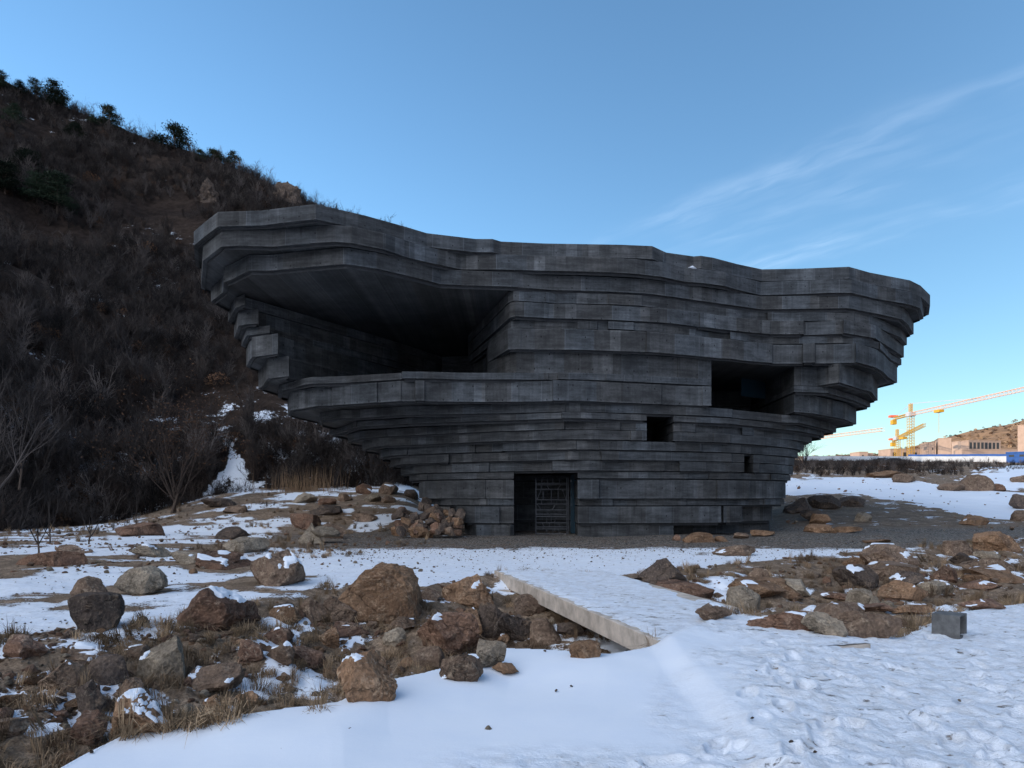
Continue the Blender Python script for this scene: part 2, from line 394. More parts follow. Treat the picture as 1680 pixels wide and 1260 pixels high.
def edges(px):
    rN = plane_d(np.interp(px, NPX, NPY)); rF = plane_d(np.interp(px, FPX, FPY))
    return rN, np.maximum(rF, rN + 0.3)

def ground_z(X, Y, fine=False):
    X = np.asarray(X, float); Y = np.asarray(Y, float)
    Ys = np.maximum(Y, 0.4); px = np.clip(840 + F * X / Ys, -3000, 4000)
    wob = (fbm(X * 1.1, Y * 1.1, 3, 5) - .5) * 26
    rN, rF = edges(px + wob)
    s = (Y - rN) / (rF - rN)
    D = np.interp(px, [-600, 0, 300, 700, 1000, 1100, 1200, 1350, 1500, 1700, 2300], [.7, .85, 1.0, 1.05, .95, .55, .42, .42, .34, .3, .3])
    f = np.where(s < .13, sst(0, .13, s), np.clip((1 - s) / .87, 0, 1) ** 1.15)
    f = np.where((s > 0) & (s < 1), f, 0.0)
    fade = sst(0.6, 1.6, Y)
    z = -D * f * fade
    rough = np.clip(f * 4, 0, 1) * fade
    z = z + rough * ((fbm(X * 1.6, Y * 1.6, 4, 9) - .5) * .30 + (fbm(X * 6, Y * 6, 3, 19) - .5) * .10)
    plateau = (s >= 1) & (Y > 2)
    z = z + np.where(plateau, (fbm(X * .5, Y * .5, 4, 21) - .5) * .16 * np.clip((s - 1) * 3, 0, 1), 0)
    # snow drift along the near edge of the hollow
    z = z + np.where(s <= 0, np.exp(-((s + .05) / .10) ** 2) * .07 * sst(150, 500, px) * (1 - sst(1100, 1250, px)), 0) * fade
    qd = 7.75 + 1.5 * (X - 1.7) - Y
    z = z + np.where(Y > 2, .108 * sst(-.25, .3, qd) * sst(5.5, 2.2, qd) * sst(1.45, 1.8, X) * sst(4.6, 3.7, X), 0)
    # rises
    rl = sst(90, 420, px) * (1 - sst(650, 760, px))
    z = z + np.where(Y > 0, rl * .155 * np.clip(Y - 33, 0, 25), 0)
    g = np.interp(Y, GY, GZ)
    rr = np.maximum(sst(1150, 1320, px), sst(46, 62, Y) * sst(620, 760, px))
    z = z + np.where(Y > 0, rr * g, 0)
    far = sst(70, 120, np.hypot(X, Y)) * np.where(Y < 20, 1, 0)
    z = z - far * 2
    # right hand bank and road shapes
    z = z + np.where((Y > 36) & (px > 1250), (fbm(X * .16, Y * .16, 4, 31) - .5) * np.clip((Y - 36) * .04, 0, 1.5) * sst(190, 110, Y), 0)
    if fine:
        rN0, rF0 = rN, rF
        tread = tread_mask(px, Y, s)
        near = (Y < 30) & (Y > 0.5)
        wl_ = vnoise(X * 3.2 + Y * .9, Y * 6.5 - X * 1.2, 41); w2 = fbm(X * 9, Y * 11, 3, 43)
        z = z + np.where(near, tread * ((wl_ - .5) * .034 + (w2 - .5) * .045), 0)
        z = z + np.where(near & (s < 0), (fbm(X * .8, Y * .8, 3, 47) - .5) * .06, 0)
    return z

def tread_mask(px, Y, s):
    """1 where feet have churned the snow"""
    a = sst(1060, 1300, px + (Y - 5) * 14 + (vnoise(px * .012, Y * 1.3, 77) - .5) * 240)                       # track leading to the bridge and the right foreground
    b = sst(4.9, 4.2, Y) * sst(640, 900, px)
    t = np.where(s < 0, np.maximum(a, b), 0)
    pl = np.where((s > 1) & (Y < 24), .55, 0)
    return np.clip(t + pl, 0, 1)

YS = np.concatenate([np.geomspace(3.2, 40, 2200), np.geomspace(40.05, 500, 500)])
def hit(px, py):
    """ground point seen at a photo position"""
    t = (px - 840) / F
    z = ground_z(t * YS, YS); ray = EYE + (HOR - py) / F * YS
    k = np.nonzero(ray <= z)[0]
    i = k[0] if len(k) else len(YS) - 1
    return float(t * YS[i]), float(YS[i]), float(z[i])
def gz(x, y): return float(ground_z(np.array([x]), np.array([y]))[0])

def build_ground():
    az = np.concatenate([np.radians(np.linspace(-180, -48, 40, endpoint=False)), np.radians(np.linspace(-48, -42, 14, endpoint=False)),
                         np.arctan(np.linspace(-.9, .9, 640)), np.radians(np.linspace(42.4, 48, 14)), np.radians(np.linspace(51, 180, 40, endpoint=False))])
    rad = np.concatenate([[0.02], np.linspace(.5, 3.4, 16, endpoint=False), np.geomspace(3.4, 36, 470, endpoint=False), np.geomspace(36, 120, 300, endpoint=False), np.geomspace(120, 3000, 60)])
    A, Rr = np.meshgrid(az, rad, indexing='ij')
    X = Rr * np.sin(A); Y = Rr * np.cos(A)
    Z = ground_z(X, Y, True)
    zf = Z.ravel(); sel = np.nonzero((Y.ravel() > 3.2) & (Y.ravel() < 9.5) & (np.abs(X.ravel()) < 7))[0]; xs, ys = X.ravel()[sel], Y.ravel()[sel]; dz = np.zeros(len(sel)); fr_ = random.Random(55)
    for x0, y0, x1, y1, n_ in ((2.9, 7.4, 1.6, 3.4, 9), (3.1, 7.3, 3.4, 3.3, 9), (3.4, 7.6, 5.8, 3.6, 10), (2.6, 6.6, .9, 3.6, 7), (4.6, 6.6, 2.2, 3.5, 8), (6.4, 7.8, 3.0, 4.2, 10), (6.8, 6.2, 4.2, 3.4, 8), (.4, 4.3, 4.8, 4.6, 9), (.1, 3.9, 3.5, 5.4, 8), (5.2, 8.2, 4.1, 3.6, 9), (2.3, 5.2, 2.9, 6.4, 3)):
        for k in range(n_):
            t = (k + fr_.uniform(-.2, .2)) / max(n_ - 1, 1); dx_, dy_ = x1 - x0, y1 - y0; l_ = math.hypot(dx_, dy_); ux, uy = dx_ / l_, dy_ / l_; sd = .10 if k % 2 else -.10
            cx, cy = x0 + dx_ * t - uy * sd, y0 + dy_ * t + ux * sd; a = (xs - cx) * ux + (ys - cy) * uy; b = -(xs - cx) * uy + (ys - cy) * ux
            e = np.hypot(a / .16, b / .07); dz += np.where(e < 1.9, -.032 * sst(1.1, .75, e) + .013 * np.exp(-((e - 1.3) / .22) ** 2), 0) * fr_.uniform(.6, 1.1)
    zf[sel] += dz; Z = zf.reshape(X.shape)
    P = np.stack([X, Y, Z], -1); me = grid_mesh('ground', P, wrap=True)
    px = np.where(Y > .5, 840 + F * X / np.maximum(Y, .5), -9999); py = np.where(Y > .5, HOR - (Z - EYE) / np.maximum(Y, .5) * F, 9999)
    wob = (fbm(X * 1.1, Y * 1.1, 3, 5) - .5) * 26
    pxc = np.clip(px, -3000, 4000)
    rN, rF = edges(pxc + wob); s = (Y - rN) / (rF - rN)
    snow = np.full(X.shape, .30); grav = np.zeros(X.shape); dark = np.zeros(X.shape)
    nz = fbm(X * .42, Y * .62, 4, 61); nz2 = fbm(X * 1.5, Y * 1.5, 4, 67)
    path = (s <= 0.06) | (Y <= 1)
    left = pxc < 1010
    ditch = (s > 0.06) & (s < 1)
    snow = np.where(path, 1.1, snow)
    snow = np.where(ditch & left, .34 + (nz2 - .5) * 1.6 + (nz - .5) * .5 + .18 * sst(.7, 1, s), snow)
    snow = np.where(ditch & ~left, .40 + (nz2 - .5) * 1.2 + (nz - .5) * .5, snow)
    dark = np.where(ditch & left, .45, dark); dark = np.where(ditch & ~left, .25, dark)
    wY = Y + (nz2 - .5) * 3.2 + (nz - .5) * 2
    pl = (s >= 1)
    lft = 1 - sst(380, 560, pxc + (nz - .5) * 160)
    front = np.interp(wY, [10, 18, 21.5, 23, 24.2], [1.05, .92, .74, .52, .06]) + (nz2 - .5) * .35
    snow_l = .50 + (nz - .5) * 2.3 + (nz2 - .5) * .5 + .22 * sst(26, 32, Y) - .12 * sst(14, 10, Y)
    sp = np.where(wY < 24.2, front, .04) * (1 - lft) + snow_l * lft
    gv = sst(21, 24, wY) * (1 - lft) * (1 - sst(37, 42, Y + (nz - .5) * 8) * 1.0)
    # ground behind gravel on the left foot of the hill
    back = sst(33, 36, Y + (nz - .5) * 6) * (1 - sst(700, 740, pxc))
    sp = sp * (1 - back) + (.46 + (nz - .5) * 1.6 + (nz2 - .5) * .6) * back; gv = gv * (1 - back)
    # right hand side beyond the gravel
    rgt = sst(1240, 1290, pxc) * sst(34.5, 37, Y)
    rs = .26 + (nz2 - .5) * .9 + (nz - .5) * .4
    jx, jy = px + (nz2 - .5) * 90, py + (nz2 - .5) * 9 + (nz - .5) * 12
    field = inpoly(jx, jy, [(1250, 786), (1380, 783), (1470, 785), (1560, 799), (1640, 808), (1900, 815), (1900, 852), (1660, 856), (1590, 846), (1500, 826), (1440, 816), (1390, 810), (1330, 812), (1250, 815)])
    road = inpoly(jx, jy, [(1585, 790), (1610, 775), (1690, 752), (2000, 735), (2000, 805), (1700, 803), (1625, 800)])
    rs = np.where(field, 1.0 + (nz2 - .5) * .45, rs); rs = np.where(road, 1.0 + (nz2 - .5) * .9, rs)
    rs = np.where(py < 783, np.where(road, rs, .28 + (nz - .5) * .9 + (nz2 - .5) * .5), rs)
    sp = sp * (1 - rgt) + rs * rgt; gv = gv * (1 - rgt)
    snow = np.where(pl, sp, snow); grav = np.where(pl, gv, grav)
    dark = np.where(pl & (rgt > .5) & ~field & (py > 800), .5, dark)
    far = np.hypot(X, Y) > 130
    snow = np.where(far, .36, snow)
    # snow drifted against the rocks, bare ring on the other side
    nearm = np.nonzero((Y.ravel() > 3) & (Y.ravel() < 40) & ~path.ravel() & (np.abs(X.ravel()) < Y.ravel() * .95))[0]; xf, yf = X.ravel()[nearm], Y.ravel()[nearm]; sf = snow.ravel()[nearm]; gr_ = random.Random(77)
    for rx, ry, rw, rd in GROUND_ROCKS:
        if rw < .25: continue
        ddx, ddy = (xf - rx) / (rw * .55), (yf - ry) / (rd * .55); q2 = np.hypot(ddx, ddy); an = np.arctan2(ddy, ddx); a0 = gr_.uniform(-.6, 1.4)
        sf = sf + np.exp(-((q2 - 1.25) / .35) ** 2) * np.cos(an - a0) * .30
    snow = snow.copy().ravel(); snow[nearm] = sf; snow = snow.reshape(X.shape)
    add_attr(me, 'snow', snow); add_attr(me, 'gravel', grav); add_attr(me, 'dark', dark)
    add_attr(me, 'tread', tread_mask(pxc, Y, s) * (Y > 1))
    o = link_mesh('ground', me, M['ground'], smooth=True); tag(o, kind='structure', label='snow and gravel covered ground around the dark building', cat='ground')
    return o
# ------------------------------------------------------------------ hills
def W(px, d, z): return ((px - 840) / F * d, d, z)
def Wp(px, py, d): return ((px - 840) / F * d, d, EYE + (HOR - py) / F * d)
FOOT = [(-90, -260, -3), (-60, -150, -2.5), (-46, -60, -2), (-37, -10, -2), (-32, 15, -2), W(-100, 30, -1.6), W(0, 34, -1.2), W(150, 40, -.3), W(330, 45, .5),
        W(480, 47, 1.2), W(640, 49, 1.6), W(730, 54, 2.2), (6, 64, 2.5), (25, 85, 4), (44, 112, 7)]
RIDGE = [(-190, -300, 48), (-165, -170, 58), (-165, -80, 70), (-165, 0, 84), (-158, 70, 93), (-138, 120, 97), Wp(0, 132, 150), Wp(120, 180, 148), Wp(250, 228, 143),
         Wp(400, 283, 136), Wp(505, 338, 129), Wp(620, 385, 124), Wp(760, 460, 117), Wp(1000, 580, 116), Wp(1240, 742, 118)]
def lerp_curve(pts, us):
    pts = np.array(pts, float); k = np.arange(len(pts))
    # Catmull-Rom
    i = np.clip(np.floor(us).astype(int), 0, len(pts) - 2); t = (us - i)[:, None]
    p0 = pts[np.clip(i - 1, 0, None)]; p1 = pts[i]; p2 = pts[i + 1]; p3 = pts[np.clip(i + 2, None, len(pts) - 1)]
    return .5 * (2 * p1 + (p2 - p0) * t + (2 * p0 - 5 * p1 + 4 * p2 - p3) * t ** 2 + (3 * p1 - p0 - 3 * p2 + p3) * t ** 3)
def hill_point(u, v):
    """u along the hill, v 0 foot .. 1 crest .. 1.5 behind"""
    a = lerp_curve(FOOT, u); b = lerp_curve(RIDGE, u)
    vv = np.minimum(v, 1.0)[:, None]; P = a + (b - a) * v[:, None]
    prof = np.minimum(v, 1.0) ** 1.06
    z = a[:, 2] + (b[:, 2] - a[:, 2]) * prof
    over = np.clip(v - 1, 0, None); z = z - over * (b[:, 2] - a[:, 2]) * .9 - over ** 2 * 10
    env = np.sin(np.pi * np.clip(v, 0, 1)) ** .7
    z = z + env * ((fbm(P[:, 0] * .035, P[:, 1] * .035, 4, 71) - .5) * 15) + (fbm(P[:, 0] * .2, P[:, 1] * .2, 3, 73) - .5) * (1.2 * np.minimum(v * 6, 1))
    P[:, 2] = z; return P
nu, nv = 460, 220
uu = np.linspace(0, len(FOOT) - 1.001, nu); vv_ = np.concatenate([np.linspace(0, 1, nv - 20), np.linspace(1.02, 1.7, 20)])
U, V = np.meshgrid(uu, vv_, indexing='ij')
HP = hill_point(U.ravel(), V.ravel())
me = grid_mesh('hillside', HP.reshape(nu, nv, 3))
hx, hy, hz = HP[:, 0], HP[:, 1], HP[:, 2]
hpx = np.where(hy > 5, 840 + F * hx / np.maximum(hy, 5), -9999); hpy = np.where(hy > 5, HOR - (hz - EYE) / np.maximum(hy, 5) * F, -9999)
low = np.clip((hpy - 380) / 380, 0, 1)
hs = .22 + .20 * low + (fbm(hx * .11, hy * .11, 4, 81) - .5) * .7 + (fbm(hx * .6, hy * .6, 3, 85) - .5) * .5
trail = inpoly(hpx, hpy, [(368, 728), (382, 735), (402, 762), (408, 790), (440, 812), (330, 815), (350, 790), (372, 765), (375, 745)])
hs = np.where(trail, .62 + (fbm(hx * .5, hy * .5, 3, 83) - .5) * .7, hs); add_attr(me, 'snow', hs)
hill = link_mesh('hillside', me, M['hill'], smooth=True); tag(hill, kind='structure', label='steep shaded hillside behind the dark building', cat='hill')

def far_hill():
    pts = [(1150, 752), (1330, 750), (1400, 749), (1450, 744), (1500, 731), (1600, 706), (1680, 689), (1900, 648), (2300, 600), (3000, 560)]
    us = np.linspace(0, len(pts) - 1, 160); vs = np.linspace(0, 1.5, 40); rows = []
    px = np.interp(us, range(len(pts)), [p[0] for p in pts]); py = np.interp(us, range(len(pts)), [p[1] for p in pts])
    P = np.zeros((160, 40, 3))
    for j, v in enumerate(vs):
        d = 560 + 340 * v; top = EYE + (HOR - py) / F * 900
        z = 26 + (top - 26) * np.minimum(v, 1) ** .9 - max(v - 1, 0) * 60
        X = (px - 840) / F * 900 * (1 + (v - 1) * .12); z = z + (fbm(X * .02, np.full_like(X, d) * .02, 4, 91) - .5) * 6 * min(1, v * 3)
        P[:, j, 0] = X; P[:, j, 1] = d; P[:, j, 2] = z
    o = link_mesh('distant_hill', grid_mesh('distant_hill', P), M['far_hill'], smooth=True); tag(o, kind='structure', label='low sunlit brown hill beyond the building site', cat='hill')
    return P
M['far_hill'] = mat_plain('far_hill_scrub', (0.22, 0.135, 0.075), 0.45, 0.08)
FHP = far_hill()

# ------------------------------------------------------------------ the dark concrete building: stacked slabs
rng = random.Random(7)
def tr(zb, pts): return [(x, zb * F / (HOR - y)) for x, y in pts]
K = []   # (height above the eye, [(px, distance)]) front outline
K.append((9.81, tr(9.81, [(358, 374), (430, 372), (480, 366), (518, 362), (600, 380), (665, 397), (700, 407), (780, 416), (808, 416), (822, 420), (893, 423), (1020, 425), (1070, 427), (1093, 437), (1138, 443), (1150, 442), (1170, 445), (1210, 455), (1250, 463), (1313, 462), (1393, 459), (1427, 468), (1493, 480)])))
K.append((9.15, tr(9.15, [(363, 408), (393, 406), (447, 408), (513, 402), (550, 400), (577, 402), (633, 413), (667, 425), (700, 433), (757, 445), (820, 445), (890, 447), (987, 449), (1043, 452), (1087, 457), (1123, 465), (1153, 467), (1190, 472), (1210, 478), (1248, 487), (1320, 485), (1360, 483), (1397, 483), (1440, 493), (1493, 502)])))
K.append((8.48, tr(8.48, [(408, 448), (443, 448), (507, 442), (567, 437), (620, 445), (677, 458), (723, 470), (773, 472), (840, 474), (900, 479), (1000, 482), (1060, 485), (1100, 490), (1150, 497), (1200, 504), (1250, 511), (1320, 510), (1393, 509), (1440, 518), (1480, 527)])))
K.append((6.07, tr(6.07, [(480, 580), (700, 575), (833, 574), (857, 577), (927, 577), (970, 577.5), (1057, 581), (1107, 585), (1170, 592), (1197, 592), (1233, 597), (1253, 599), (1320, 599), (1407, 597), (1440, 607)])))
K.append((3.92, tr(3.92, [(522, 668), (550, 668), (613, 663), (655, 660), (780, 662), (893, 661), (942, 659), (967, 662), (1060, 665), (1167, 668), (1250, 675), (1333, 680)])))
K.append((2.80, [(571, 33.5), (640, 32.3), (720, 31.1), (807, 29.9), (930, 28.75), (945, 28.7), (1000, 29.0), (1100, 29.7), (1193, 30.8), (1250, 32.3), (1307, 35), (1331, 36.5)]))
K.append((1.06, [(658, 33.5), (720, 32.1), (807, 30.6), (930, 29.3), (945, 29.22), (1000, 29.4), (1100, 29.9), (1200, 30.8), (1260, 32), (1300, 34)]))
K.append((-.13, [(687, 32.3), (760, 30.9), (840, 29.95), (940, 29.6), (1100, 30.05), (1200, 30.8), (1260, 32), (1289, 33.5)]))
K.append((-1.73, [(762, 30.0), (845, 29.85), (950, 29.9), (1100, 30.15), (1200, 31), (1265, 32.5)]))
def front(px, z):
    ds = [np.interp(px, [p[0] for p in k[1]], [p[1] for p in k[1]]) for k in K]
    zs = [k[0] for k in K]
    return float(np.interp(-z, [-q for q in zs], ds))

# layer: top, bottom (above eye), left end [(px, d)...], right end, openings [(xa, xb, depth)], lip
L = [
 (10.40, 9.81, [(321, 29.2), (318, 26.8), (337, 25.8)], [(1510, 33.6), (1526, 35.2), (1524, 37)], []),
 (9.81, 9.15, [(330, 30.2), (333, 26.7), (348, 25.9)], [(1510, 33.4), (1515, 35.4)], []),
 (9.15, 8.48, [(346, 30.0), (366, 28.6), (367, 27.3), (381, 26.9)], [(1490, 34.0), (1499, 36.0)], []),
 (8.48, 8.02, [(374, 31.5), (386, 29.2), (402, 28.6)], [(1478, 34.6), (1488, 36.3)], ['hall']),
 (8.02, 7.36, [(384, 32), (391, 29.7), (404, 29.4), (424, 29.3)], [(1470, 34.9), (1483, 36.4)], ['hall']),
 (7.36, 6.97, [(396, 32), (404, 29.9), (443, 29.4)], [(1462, 35.2), (1479, 36.6)], ['hall']),
 (6.97, 6.07, [(404, 32.2), (408, 30.9), (414, 29.9), (456, 29.2)], [(1450, 33.6), (1458, 35), (1472, 36.7)], ['hall']),
 (6.07, 5.14, [(424, 33), (432, 31.9), (439, 30.1), (474, 29.5)], [(1377, 31.1), (1417, 33.3), (1430, 33.9), (1440, 37)], ['hall', 'win']),
 (5.14, 4.79, [(456, 33.5), (458, 31.6), (500, 29.7), (513, 29.4)], [(1358, 32.1), (1404, 34.8), (1428, 37.2)], ['win']),
 (4.79, 3.92, [(472, 33.5), (476, 31.4), (520, 29.9)], [(1334, 32.5), (1386, 35.0), (1405, 37.5)], ['win']),
 (3.92, 3.50, [(523, 34), (525, 32.0), (560, 31.0)], [(1312, 33.0), (1360, 36.4), (1372, 38)], []),
 (3.50, 3.18, [(540, 36), (541, 33.6), (560, 33.1)], [(1308, 33.9), (1347, 36.4), (1352, 38)], ['sq']),
 (3.18, 2.80, [(570, 36), (571, 33.5)], [(1307, 34.5), (1332, 36.2)], ['sq']),
 (2.80, 2.36, [(594, 36), (595, 33.4)], [(1300, 34.3), (1319, 36)], ['sq']),
 (2.36, 1.92, [(622, 36), (623, 33.3)], [(1298, 34.2), (1309, 35.5)], []),
 (1.92, 1.53, [(640, 36), (641, 33.4)], [(1290, 33.8), (1303, 34.8)], ['slit']),
 (1.53, 1.06, [(657, 36), (658, 33.4)], [(1290, 33.8), (1301, 34.8)], ['slit']),
 (1.06, .716, [(671, 35), (672, 33.0)], [(1285, 33.4), (1297, 34.4)], ['door']),
 (.716, -.13, [(687, 35), (687.5, 32.2)], [(1288, 33.4), (1289, 35)], ['door']),
 (-.13, -.45, [(706, 34), (707, 31.8)], [(1286, 33.2), (1287, 35)], ['door']),
 (-.45, -1.25, [(738, 33), (739, 30.9)], [(1266, 33.2), (1267, 35)], ['door', 'gap', 'nook']),
 (-1.25, -1.95, [(762, 32), (763, 30.0)], [(1262, 33.6), (1263, 35)], ['door', 'base']),
]
OPEN = {'win': (1167, 1303, 7.5), 'sq': (1061, 1105, 5.0), 'slit': (1221, 1236, 2.5), 'door': (843, 948, 4.2), 'gap': (1183, 1187, .5), 'nook': (1217, 1275, 1.0), 'base': (1105, 1262, 1.6)}
def xy(px, d): return ((px - 840) / F * d, d)
LIP = [.0, .0, .0, .16, -.06, .16, -.20, .20, -.12, -.10, .12, -.05, .05, -.05, .05, -.04, .05, .09, -.10, .12, -.06, .14]

bld = empty('building', (3.0, 36.0, 0), 'large dark concrete building of stacked overhanging slabs with a gaping terrace', 'building')
JOINT = Acc()
def joint_piece(z0, z1, pts):
    ox, oy = bld.location.x, bld.location.y; n = len(pts); b = len(JOINT.v)
    JOINT.v += [(x - ox, y - oy, EYE + z0) for x, y in pts] + [(x - ox, y - oy, EYE + z1) for x, y in pts]
    JOINT.f += [(b + k, b + (k + 1) % n, b + n + (k + 1) % n, b + n + k) for k in range(n)]
def outline(i, zt, zb, lf, rt, ops):
    """closed plan outline of one slab; returns list of (x, y, panel_break)"""
    zm = zb
    if i >= 11: lf = [(lf[0][0] + .5, lf[-1][1] + 3.0), (lf[-1][0], lf[-1][1] + 1.6), (lf[-1][0] + 13 + (i * 5) % 9, lf[-1][1] - .1)]
    x0, x1 = lf[-1][0], rt[0][0]
    hall = 'hall' in ops
    start = 836 + (i % 3 - 1) * 2.5 if hall else x0
    pts = [xy(*p) for p in lf]
    if hall:
        # left pier, then the inside of the hall, then the right jamb
        a = xy(lf[-1][0] + 1, lf[-1][1] + .5)
        pts += [a, xy(640, 37.0), xy(725, 41.5), xy(806, 41.0)]
        if i in (6, 7): pts += [xy(775, 36.0), xy(797, 34.2), xy(801, 31.0), xy(start, front(start, zm) + .35 + LIP[i])]
        else: pts += [xy(768, 36.0), xy(start, front(start, zm) + .35 + LIP[i])]
    xs = [p for k in K for p, _ in k[1]] if i < 3 else []
    cuts = sorted(set([p[0] for p in K[min(i, 2)][1]])) if i < 3 else []
    holes = [OPEN[o] for o in ops if o in OPEN]
    cols = []
    px = start + rng.uniform(8, 25)
    off = 0.0
    if i < 3: cols = [(c, 0.0) for c in cuts if start + 6 < c < x1 - 6]
    else:
        while px < x1 - 10:
            if rng.random() < .36:                       # a small step in the face: two corners close together
                n_off = rng.choice((-.15, -.09, .07, .13, .0)) + (rng.uniform(-.05, .05))
                cols.append((px, off)); cols.append((px + 1.2, n_off)); off = n_off
            else:
                off = off * .6 + rng.uniform(-.08, .08); cols.append((px, off))
            px += rng.uniform(14, 62)
    cols = [c for c in cols if not any(h[0] - 4 < c[0] < h[1] + 4 for h in holes)]
    for xa, xb, dp in holes:
        da = front(xa, zm) + LIP[i]; db = front(xb, zm) + LIP[i]
        A, B = xy(xa, da), xy(xb, db)
        Yb = max(da, db) + dp
        if xb >= x1: cols += []; seq = [A, (A[0], A[1] + dp)]; cols.append((xa, seq)); continue
        cols.append((xa, [A, (A[0] + .05, Yb), (B[0] + (.6 if dp > 5 else .1), Yb), B]))
    cols.sort(key=lambda c: c[0])
    for c, o in cols:
        if isinstance(o, list): pts += o
        else: pts.append(xy(c, front(c, zm) + o + LIP[i]))
    pts += [xy(*p) for p in rt]
    # the far side
    xr = pts[-1][0]; xl = pts[0][0]; yb = 46 if i < 8 else 44
    pts += [(xr - .8, yb - 1), ((xl + xr) * .5 + 3, yb + 1.5), (xl + 1.6, yb - 1)]
    # drop near-duplicates
    out = []
    for p in pts:
        if not out or (abs(p[0] - out[-1][0]) + abs(p[1] - out[-1][1])) > .01: out.append(p)
    return out

def inset(pts, d):
    n = len(pts); area = sum(pts[k][0] * pts[(k + 1) % n][1] - pts[(k + 1) % n][0] * pts[k][1] for k in range(n)); sg = 1 if area > 0 else -1; out = []
    for k in range(n):
        a, b, c = pts[k - 1], pts[k], pts[(k + 1) % n]; nx = ny = 0
        for p, q in ((a, b), (b, c)):
            l = math.dist(p, q); w = min(l, .4); nx += -(q[1] - p[1]) / l * w; ny += (q[0] - p[0]) / l * w
        l = math.hypot(nx, ny) or 1; out.append((b[0] + sg * nx / l * d, b[1] + sg * ny / l * d))
    return out

def slab(i, zt, zb, pts):
    if i < len(L) - 1:                                   # the slab stands on a set-back strip: a dark shadow joint
        gr = .055 + .02 * ((i * 7) % 3); ins = inset(pts, .16)
        joint_piece(zb - .02, zb + gr + .012, ins); zb = zb + gr
    n = len(pts); z0, z1 = EYE + zb, EYE + zt + (.02 if i else 0)
    ox, oy = bld.location.x, bld.location.y
    V = [(x - ox, y - oy, z0) for x, y in pts] + [(x - ox, y - oy, z1) for x, y in pts]
    area = sum(pts[k][0] * pts[(k + 1) % n][1] - pts[(k + 1) % n][0] * pts[k][1] for k in range(n))
    Fc = []
    for k in range(n):
        k2 = (k + 1) % n; q = (k, k2, n + k2, n + k)
        Fc.append(q if area > 0 else q[::-1])
    top = tuple(range(n, 2 * n)); bot = tuple(range(n - 1, -1, -1))
    Fc += [top, bot] if area > 0 else [top[::-1], bot[::-1]]
    me = bpy.data.meshes.new('concrete_layer'); me.from_pydata(V, [], Fc)
    uv = me.uv_layers.new(name='UVMap'); arc = [0.0]
    for k in range(n): arc.append(arc[-1] + math.dist(pts[k], pts[(k + 1) % n]))
    ph = i * 13.7; d = np.zeros((len(me.loops), 2), np.float32)
    for p in me.polygons:
        for li in p.loop_indices:
            vi = me.loops[li].vertex_index
            if len(p.vertices) == 4 and p.index < n:
                k = p.index; w = vi % n
                u = arc[k] if w == k else arc[k + 1]
                d[li] = (u + ph, (zb + zt) * .5 + 3 + ((vi >= n) - .5) * (zt - zb) * .98)
                # keep one panel row per slab: v is centred in its own row
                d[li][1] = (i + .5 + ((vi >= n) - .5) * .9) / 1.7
            else:
                d[li] = (V[vi][0] + ph, (i + .5) / 1.7 + 0 * V[vi][1])
    uv.data.foreach_set('uv', d.reshape(-1))
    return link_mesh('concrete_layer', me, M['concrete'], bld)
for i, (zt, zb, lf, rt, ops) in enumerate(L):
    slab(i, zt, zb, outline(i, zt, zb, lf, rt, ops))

JOINT.build('joint_strip', M['joint'], bld)
ox, oy = bld.location.x, bld.location.y
# gate in the doorway
g = Acc(); gd = 31.3
def gp(X, Y):                                   # crop pixel of the doorway picture -> building-local point
    px, py = 800 + X / 9.333, 760 + Y / 9.333
    return ((px - 840) / F * gd - ox, gd - oy, EYE + (HOR - py) / F * gd)
def gl(x0, y0, x1, y1, r=.016): g.bar(gp(x0, y0), gp(x1, y1), r)
for x in (740, 1212, 1235): gl(x, 225, x, 1112, .028)
for y in (1082, 1108): gl(735, y, 1238, y, .022)
for y in (310, 330, 398, 560, 625, 715, 780, 815, 912, 975, 1006): gl(740, y, 1212, y)
for x, a, b in ((850, 398, 560), (975, 398, 560), (1080, 398, 560), (915, 715, 780), (905, 815, 912), (975, 815, 912), (945, 912, 975), (1040, 975, 1006), (850, 975, 1006), (825, 560, 625), (975, 560, 625), (915, 230, 310), (1000, 230, 310), (1100, 230, 310), (900, 1006, 1082), (1000, 1006, 1082), (1090, 1006, 1082), (880, 780, 815), (1100, 912, 975)): gl(x, a, x, b)
for a in ((755, 560, 822, 405), (1145, 398, 1200, 560), (820, 300, 840, 230), (760, 625, 822, 715), (1035, 640, 985, 715), (905, 330, 940, 398), (1120, 330, 1070, 398), (835, 912, 870, 975), (820, 330, 820, 398), (1060, 815, 1020, 912)): gl(*a)
g.build('gate', M['metal'], bld)
w = Acc(); a, b = xy(1216, 35.2), xy(1256, 36.4)
w.quad((a[0] - ox, a[1] - oy, EYE + 5.2), (b[0] - ox, b[1] - oy, EYE + 5.2), (b[0] - ox, b[1] - oy, EYE + 6.4), (a[0] - ox, a[1] - oy, EYE + 6.4))
wv = w.v + [(x + .03, y + .05, z) for x, y, z in w.v]
mk('window_pane', wv, [(0, 1, 2, 3), (7, 6, 5, 4), (0, 4, 5, 1), (1, 5, 6, 2), (2, 6, 7, 3), (3, 7, 4, 0)], M['pane'], bld)
w = Acc(); w.box((xy(936, 31.8)[0] - ox, 31.8 - oy, .02), (xy(952, 31.8)[0] - ox, 31.85 - oy, 2.75)); w.build('door_pane', M['pane'], bld)

# ------------------------------------------------------------------ rocks
ICO = {}
def ico(n):
    if n not in ICO:
        b = bmesh.new(); bmesh.ops.create_icosphere(b, subdivisions=n, radius=1.0); b.verts.ensure_lookup_table()
        ICO[n] = (np.array([v.co[:] for v in b.verts]), [tuple(v.index for v in f.verts) for f in b.faces]); b.free()
    return ICO[n]

